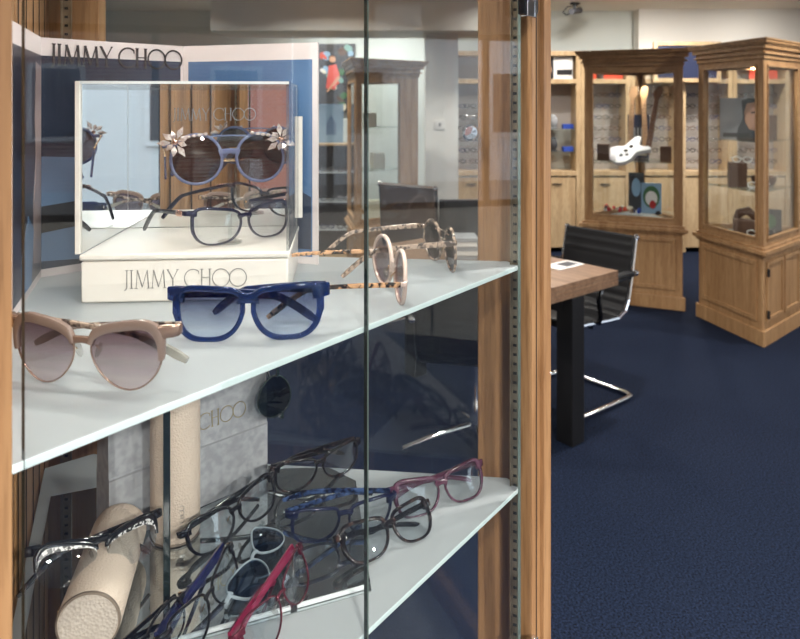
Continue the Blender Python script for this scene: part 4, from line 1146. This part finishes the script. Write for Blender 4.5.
    for s, fd in ((-1, folds[0]), (1, folds[1])):
        fa = math.radians(fd); d = Vector((-s*math.sin(fa), math.cos(fa)))
        hx, hy = s*(hw), yc(hw)+6
        if fd > 45: hx = s*(hw-2.5); hy += (4.5 if s > 0 else .5)+st.get('fy', 0)
        P = []; SC = []
        K = [(0, 0), (L1*.25, .4), (L1*.5, .6), (L1*.75, .3), (L1*.95, -.6)]
        dip = st.get('dip', .10) if fd > 45 else 0
        for (l, z) in K: P.append((l, z-dip*l))
        for k in range(1, 7):
            u = k/6; P.append((L1*.95+(L2+L1*.05)*u*.92, -.6-dip*L1*.95-drop*(u**1.25)))
        path = []
        for i, (l, z) in enumerate(P):
            ln = l/(L1+L2); path.append(((hx+d.x*l)/1000, (hy+d.y*l)/1000, (hz+z)/1000))
            hgt = th0+(th1-th0)*min(1, ln/.6) if ln < .62 else th1+(st.get('tip', 5.5)-th1)*min(1, (ln-.62)/.25)
            SC.append((1, hgt*(1 if i < len(P)-1 else .7)))
        cut = 6 if st.get('tipm') else len(path)
        tm = MB().sweep(path[:cut+1], rrect(tt/1000, .001), (0, 0, 1), SC[:cut+1]).build('temple', st['tm'], r, ang=50)
        if st.get('tipm'):
            MB().sweep(path[cut-1:], rrect((tt+.8)/1000, .0011), (0, 0, 1), SC[cut-1:]).build('temple_tip', st['tipm'], tm, ang=50)
        MB().box(((s*(hw-1))/1000, (yc(hw)+5.2)/1000, hz/1000), (.0026, .0036, .0042)).build('hinge', M['gold'] if st.get('gold') else M['silver'], tm)
        if st.get('accent'):
            q0 = Vector(path[0]); q1 = Vector(path[1]); 
            am = MB(); 
            for kk in (.10, .30, .50): am.ell(q0.lerp(q1, kk) + Vector((s*.0016*math.cos(fa), s*.0016*math.sin(fa), 0)), (.0022, .0030, .0036))
            am.build('gold_accent', M['rose_gold'], tm)
    return r
def acetate(name, c, rough=.12, tr=.35):
    m, nt, b, o = newmat(name); N = nt.nodes; K = nt.links
    b.inputs['Base Color'].default_value = c; b.inputs['Roughness'].default_value = rough; b.inputs['Coat Weight'].default_value = .5
    if tr:
        t = N.new('ShaderNodeBsdfTransparent'); cc = [min(1, x*1.0) for x in c[:3]]; mxm = max(cc) or 1
        t.inputs[0].default_value = (*[min(1, .12+.6*x/mxm) for x in cc], 1)
        mx = N.new('ShaderNodeMixShader'); mx.inputs[0].default_value = tr
        K.new(b.outputs[0], mx.inputs[1]); K.new(t.outputs[0], mx.inputs[2]); K.new(mx.outputs[0], o.inputs[0])
    return m
M['pad'] = glassy('nose_pad_silicone', (.85, .84, .82, 1), 1.6, .15)
M['clear_lens'] = glassy('clear_lens', (.93, .95, .96, 1), 1.75)
M['brown_grad'] = glassy('brown_gradient_lens', ior=1.5, grad=((.90, .84, .84, 1), (.38, .29, .32, 1)))
M['blue_grad'] = glassy('blue_gradient_lens', ior=1.5, grad=((.80, .85, .92, 1), (.25, .28, .42, 1)))
M['dark_lens'] = glassy('dark_lens', (.34, .31, .33, 1), 1.55)
M['green_lens'] = glassy('green_grey_lens', ior=1.6, grad=((.30, .36, .38, 1), (.14, .16, .18, 1)))
M['rose_lens'] = glassy('rose_lens', (.55, .47, .48, 1), 1.5)
M['steel_lens'] = glassy('steel_blue_lens', ior=1.7, grad=((.62, .68, .76, 1), (.30, .36, .44, 1)))
M['mauve'] = plain('mauve_brow', S(134, 114, 104), .22, 0, .4)
M['mauve_metal'] = plain('mauve_metal', S(168, 140, 124), .25, .7)
M['tort'] = noise_mat('tortoiseshell', S(34, 24, 20), S(212, 164, 120), 130, .15, pos=(.44, .54), coat=.5, dist=.6)
M['tort_grey'] = noise_mat('grey_tortoiseshell', S(64, 52, 46), S(178, 156, 138), 150, .15, pos=(.42, .56), coat=.5)
M['tort_dark'] = noise_mat('dark_tortoiseshell', S(16, 13, 14), S(74, 54, 48), 110, .12, pos=(.5, .72), coat=.5)
M['blue_ac'] = acetate('royal_blue_acetate', S(18, 42, 84), .08, .36)
M['blue_ac_dark'] = acetate('navy_acetate', S(24, 26, 56), .12, .05)
M['crystal_blue'] = acetate('crystal_blue_acetate', S(104, 114, 146), .1, .35)
M['crystal'] = acetate('crystal_acetate', S(190, 188, 180), .1, .55)
M['crystal_pale'] = acetate('crystal_pale_blue', S(180, 194, 202), .1, .4)
M['rose_frame'] = plain('rose_beige_frame', S(206, 184, 172), .25, .1, .4)
M['marble_blue'] = noise_mat('marbled_blue', S(18, 26, 52), S(70, 92, 134), 120, .12, pos=(.42, .62), coat=.5)
M['mid_blue'] = acetate('dark_blue_acetate', S(16, 24, 54), .12, .12)
M['plum'] = acetate('plum_acetate', S(86, 38, 58), .12, .1)
M['plum_pearl'] = noise_mat('pearl_plum', S(58, 26, 40), S(86, 48, 66), 60, .14, coat=.6)
M['magenta'] = acetate('magenta_acetate', S(132, 26, 62), .16, .06)
M['wine'] = plain('wine_metal', S(96, 34, 48), .22, .5)
M['navy'] = plain('navy_gloss', S(26, 30, 72), .15, 0, .5)
M['glitter'] = noise_mat('navy_glitter', S(34, 36, 70), S(120, 124, 168), 1800, .3, pos=(.5, .7), metal=.3)
M['lace'] = noise_mat('black_white_lace', S(14, 14, 16), S(232, 230, 228), 330, .3, pos=(.49, .53), detail=1)
M['gem'] = noise_mat('pave_stones', S(206, 180, 170), S(250, 244, 240), 900, .12, pos=(.4, .6), metal=.6)
def P(lx, ly, lz, a, b, c, s): return ((lx, ly, lz), (a, b, c), s)
# --- upper shelf
make('sunglasses', 'mauve and gold sunglasses with brown gradient lenses at the front left of the upper shelf',
     P(-.2392, .5278, 1.3643, -.246, .053, -.014, 1.047),
     dict(cx=34, o=(26.5, 19.5, 25.5, (3.2, 2.2), .16, 3.5, .10), w=(1.1, 1.1, 0), d=1.6, fm=M['mauve_metal'], lm=M['brown_grad'], brow=(6.5, 5, M['mauve'], -8, 172), bz=8, bs=(5, 3.6), arch=1, hw=71, hz=17, es=(9, 5), tm=M['tort_grey'], tipm=M['crystal'], th=(5, 3.4), fold=(86, 84), pads=True, gold=True, t=(100, 42, 18)))
make('sunglasses', 'chunky translucent royal blue sunglasses standing in front of the show box',
     P(-.1383, .6371, 1.3622, .080, -.057, -.008, .982),
     dict(cx=35, o=(28, 18.5, 23, (5.0, 3.2), .16, 1.5, .14), w=(4.4, 5.4, 2.6), d=5, fm=M['blue_ac'], lm=M['blue_grad'], bz=13, bs=(9, 5), arch=-1, hw=73, hz=17, es=(13, 5), tm=M['blue_ac'], th=(11, 7), tip=8, tt=4, fold=(78, 60)))
make('sunglasses', 'round rose beige sunglasses with tortoiseshell arms standing sideways on the upper shelf',
     P(-.0073, .7918, 1.3660, 1.870, .027, -.053, 1.0),
     dict(cx=35, o=(25.5, 26, 26, 2.0), w=(4, 4, 0), d=4.5, fm=M['rose_frame'], lm=M['rose_lens'], bz=2, bs=(5, 3.5), arch=3, hw=69, hz=2, es=(6, 4), tm=M['tort'], th=(5, 4), fold=(2, 2), pads=True, gold=True))
make('sunglasses', 'round gold and tortoiseshell sunglasses at the right end of the upper shelf',
     P(.0572, .9293, 1.3650, 1.849, -.036, .007, 1.018),
     dict(cx=35, o=(24.5, 25, 25, 2.0), w=(3.2, 3.8, 0), d=3.6, fm=M['tort_grey'], lm=M['dark_lens'], bz=4, bs=(4, 3), arch=3, hw=69, hz=15, es=(6, 4), tm=M['tort_grey'], th=(7, 5), fold=(2, 2), pads=True, gold=True, bar=17))
# --- inside the show box
g = make('sunglasses', 'pale blue round sunglasses with jewelled flowers at the corners inside the mirrored box',
     P(-.1945, .7976, 1.4896, .38, -.13, -.008, 1.017),
     dict(cx=35, o=(25.5, 25.5, 25.5, 2.05), w=(3.2, 3.6, 0), d=4.5, fm=M['crystal_blue'], lm=M['dark_lens'], bz=6, bs=(6, 4), arch=2, hw=69, hz=16, es=(5, 4), tm=M['gold'], tipm=M['crystal_blue'], th=(3, 2.4), tip=7, tt=2, fold=(4, 38), bar=24, gold=True, t=(92, 38, 30)))
for s in (1, -1):
    fl = MB()
    for k in range(9):
        a = 2*PI*k/9+.3*s; ln = .0105+.0025*(k % 3)
        c = Vector((s*.058+math.cos(a)*ln*.75, -.0045+.0015*(k % 2), .019+math.sin(a)*ln*.75))
        R = Matrix.Rotation(-a, 3, 'Y')
        fl.add([c+R @ Vector(q) for q in ((-ln*.5, 0, 0), (0, -.002, .0034), (ln*.5, 0, 0), (0, -.002, -.0034), (0, .002, 0))], [(0, 1, 3), (1, 2, 3), (0, 4, 1), (1, 4, 2), (2, 4, 3), (3, 4, 0)])
    for k in range(5):
        c = Vector((s*(.050-.006*k), -.0035, .024+.0008*k))
        fl.ell(c, (.0028, .0018, .0018), seg=6)
    fo_ = fl.build('jewelled_flower', M['gem'], g, smooth=False, merge=False)
    MB().ell((s*.058, -.0065, .019), (.003, .002, .003)).build('centre_stone', M['dark_stone'] if 'dark_stone' in M else M['rose_gold'], fo_)
make('spectacles', 'navy spectacles with rose gold hinge beads standing on the floor of the mirrored box',
     P(-.1830, .8257, 1.4115, .780, -.070, .002, 1.03),
     dict(cx=33.5, o=(27.5, 17, 19, (4.5, 2.9), .14, 4, .10), w=(2.0, 3.4, 1.0), d=4, fm=M['blue_ac_dark'], lm=M['clear_lens'], bz=7, bs=(4.5, 4), arch=2, hw=69, hz=17, es=(6, 4), tm=M['blue_ac_dark'], th=(5, 4), fold=(4, 8), accent=True, gold=True, t=(84, 34, 24)))
# support stand for the jewelled pair
es = empty('eyewear_stand', (-.1918, .806, 1.389), 'thin clear acrylic rod stand holding up the jewelled sunglasses', 'display stand')
MB().lathe([(.0001, 1.3893), (.014, 1.3893), (.014, 1.392), (.0001, 1.392)], (-.1985, .817, 0), 24).build('foot', M['acrylic'], es)
MB().tube([(-.1985, .817, 1.392), (-.1985, .817, 1.486)], .0022, 10).build('rod', M['acrylic'], es)
MB().tube([(-.235, .806, 1.486), (-.162, .828, 1.486)], .0018, 8).build('cross_rod', M['gold'], es)
# --- lower shelf
make('spectacles', 'black cat eye spectacles with a lace patterned band resting on the lying cream case',
     P(-.2990, .7021, 1.1024, .835, -.470, .133, .986),
     dict(cx=33, o=(28, 16, 20, (3.4, 2.4), .12, 6, .12), rim=False, d=1.4, fm=M['black_gloss'], lm=M['clear_lens'], brow=(5.5, 4, M['black_gloss'], -2, 176), inlay=(M['lace'], 7.5), bz=10, bs=(6, 4), arch=1, hw=69, hz=19, es=(9, 4), tm=M['tort_dark'], th=(6, 5), fold=(80, 76), pads=True, gold=True))
make('spectacles', 'glossy black spectacles with gold hinges tilted in front of the grey bag',
     P(-.1935, .8300, 1.0640, .860, -.30, -.10, 1.0),
     dict(cx=33, o=(27.5, 17.5, 19, (4.0, 2.6), .12, 4, .12), w=(2.4, 3.6, 1.4), d=4, fm=M['black_gloss'], lm=M['clear_lens'], bz=6, bs=(5, 4), arch=2, hw=68, hz=14, es=(8, 4), tm=M['black_gloss'], th=(6, 5), fold=(78, 74), pads=True, gold=True, t=(92, 38, 20)))
make('spectacles', 'dark tortoiseshell spectacles at the back of the lower shelf, right of the grey bag',
     P(-.1079, .9420, 1.0625, .619, .030, .0, 1.0),
     dict(cx=33.5, o=(27.5, 17, 20, (4.2, 2.7), .13, 3.5, .12), w=(2.2, 3.4, 1), d=4, fm=M['tort_dark'], lm=M['clear_lens'], bz=7, bs=(5, 4), arch=2, hw=68, hz=14, es=(8, 4), tm=M['tort_dark'], th=(6, 5), fold=(82, 78), gold=True, t=(88, 38, 16)))
make('spectacles', 'dark blue spectacles with marbled blue arms in the middle of the mirror plate',
     P(-.0660, .8258, 1.0606, .424, .10, .07, .99),
     dict(cx=34, o=(26.5, 17, 20, (5, 3.2), .10, 1.5, .1), w=(2.2, 3.2, 1.4), d=4, fm=M['mid_blue'], lm=M['clear_lens'], bz=8, bs=(5, 4), arch=2, hw=69, hz=14, es=(9, 4), tm=M['marble_blue'], th=(6, 5), fold=(72, 66), t=(96, 40, 16)))
make('spectacles', 'plum purple spectacles at the right end of the lower shelf',
     P(.0537, .8915, 1.0602, .446, -.336, -.039, .997),
     dict(cx=33.5, o=(27, 18, 19.5, (5, 3.3), .13, 3.5, .12), w=(2.6, 4.4, 2.2), d=4.5, fm=M['plum_pearl'], lm=M['clear_lens'], bz=7, bs=(6, 4.5), arch=2, hw=68, hz=15, es=(9, 4.5), tm=M['plum'], th=(6, 5), fold=(80, 76), t=(94, 38, 14)))
make('spectacles', 'dark brown black spectacles lying back on the lower shelf by the glass door seam',
     P(-.0106, .8080, 1.0600, .654, -.62, .03, .97),
     dict(cx=33, o=(27, 17.5, 19.5, (4.6, 3), .12, 3, .12), w=(2.8, 4.0, 2.2), d=4.5, fm=M['tort_dark'], lm=M['clear_lens'], bz=6, bs=(6, 4.5), arch=2, hw=68, hz=12, es=(9, 4.5), tm=M['black_gloss'], th=(7, 5), fold=(84, 70), gold=True, t=(90, 36, 10)))
make('spectacles', 'magenta pink spectacles with wine coloured rims facing sideways at the mirror plate front',
     P(-.1156, .6901, 1.0612, 1.240, -.40, -.03, 1.0),
     dict(cx=33, o=(27, 17.5, 19, (4, 2.6), .12, 5, .12), w=(1.1, 1.6, .8), d=2.5, fm=M['wine'], lm=M['clear_lens'], bz=6, bs=(3, 3), arch=2, hw=68, hz=15, es=(6, 3), tm=M['magenta'], th=(9, 6), fold=(76, 84), tt=3.4, pads=True, t=(92, 38, 18)))
make('spectacles', 'thin black spectacles with glittery navy arms facing sideways, left of the magenta pair',
     P(-.1860, .6900, 1.0620, 1.32, -.36, -.02, 1.0),
     dict(cx=33, o=(27, 17.5, 19, (4, 2.6), .12, 5, .12), w=(1.2, 2.6, .8), d=3, fm=M['black_gloss'], lm=M['clear_lens'], bz=6, bs=(3.5, 3), arch=2, hw=68, hz=15, es=(6, 3), tm=M['navy'], tipm=M['glitter'], th=(10, 8), tip=8, tt=3.4, fold=(76, 84), pads=True, gold=True, t=(80, 44, 14)))
make('sunglasses', 'white crystal cat eye sunglasses with steel blue lenses standing in for a mirror reflection',  # solid pair laid flat in place of a reflection on the plate
     P(-.1545, .770, 1.0535, 1.50, -1.45, 0, .95),
     dict(cx=34, o=(27, 18, 19, (3, 2.3), .14, 8, .1), w=(1.8, 2.6, .8), d=3, fm=M['crystal_pale'], lm=M['steel_lens'], bz=6, bs=(4, 3), arch=2, hw=69, hz=16, es=(5, 3), tm=M['crystal_pale'], th=(4, 4), fold=(87, 84), t=(96, 36, 8)))
make('sunglasses', 'dark green sunglasses hanging from the top edge of the grey bag',
     P(-.1690, .925, 1.197, .62, 0, PI/2-.12, 1.0),
     dict(cx=34, o=(28, 22, 23, 2.1, .12, 3, .1), w=(1.8, 2.4, .6), d=2.5, fm=plain('dark_green_frame', S(34, 46, 44), .15, 0, .5), lm=M['green_lens'], bz=6, bs=(4, 3), arch=2, hw=70, hz=10, es=(5, 3), tm=M['silver'], th=(3, 3), fold=(20, 84), t=(60, 30, 10)))
make('spectacles', 'black spectacles at the bottom edge beside the lying cream case',
     P(-.232, .632, 1.0600, 1.10, -.35, 0, .92),
     dict(cx=33, o=(26, 16, 18, 2.5, .1, 3, .1), w=(1.6, 2.6, .8), d=3, fm=M['black_gloss'], lm=M['clear_lens'], bz=5, bs=(3.5, 3), arch=2, hw=66, hz=12, es=(5, 3), tm=M['black_gloss'], th=(4, 4), fold=(84, 80), gold=True, pads=True, t=(80, 30, 10)))
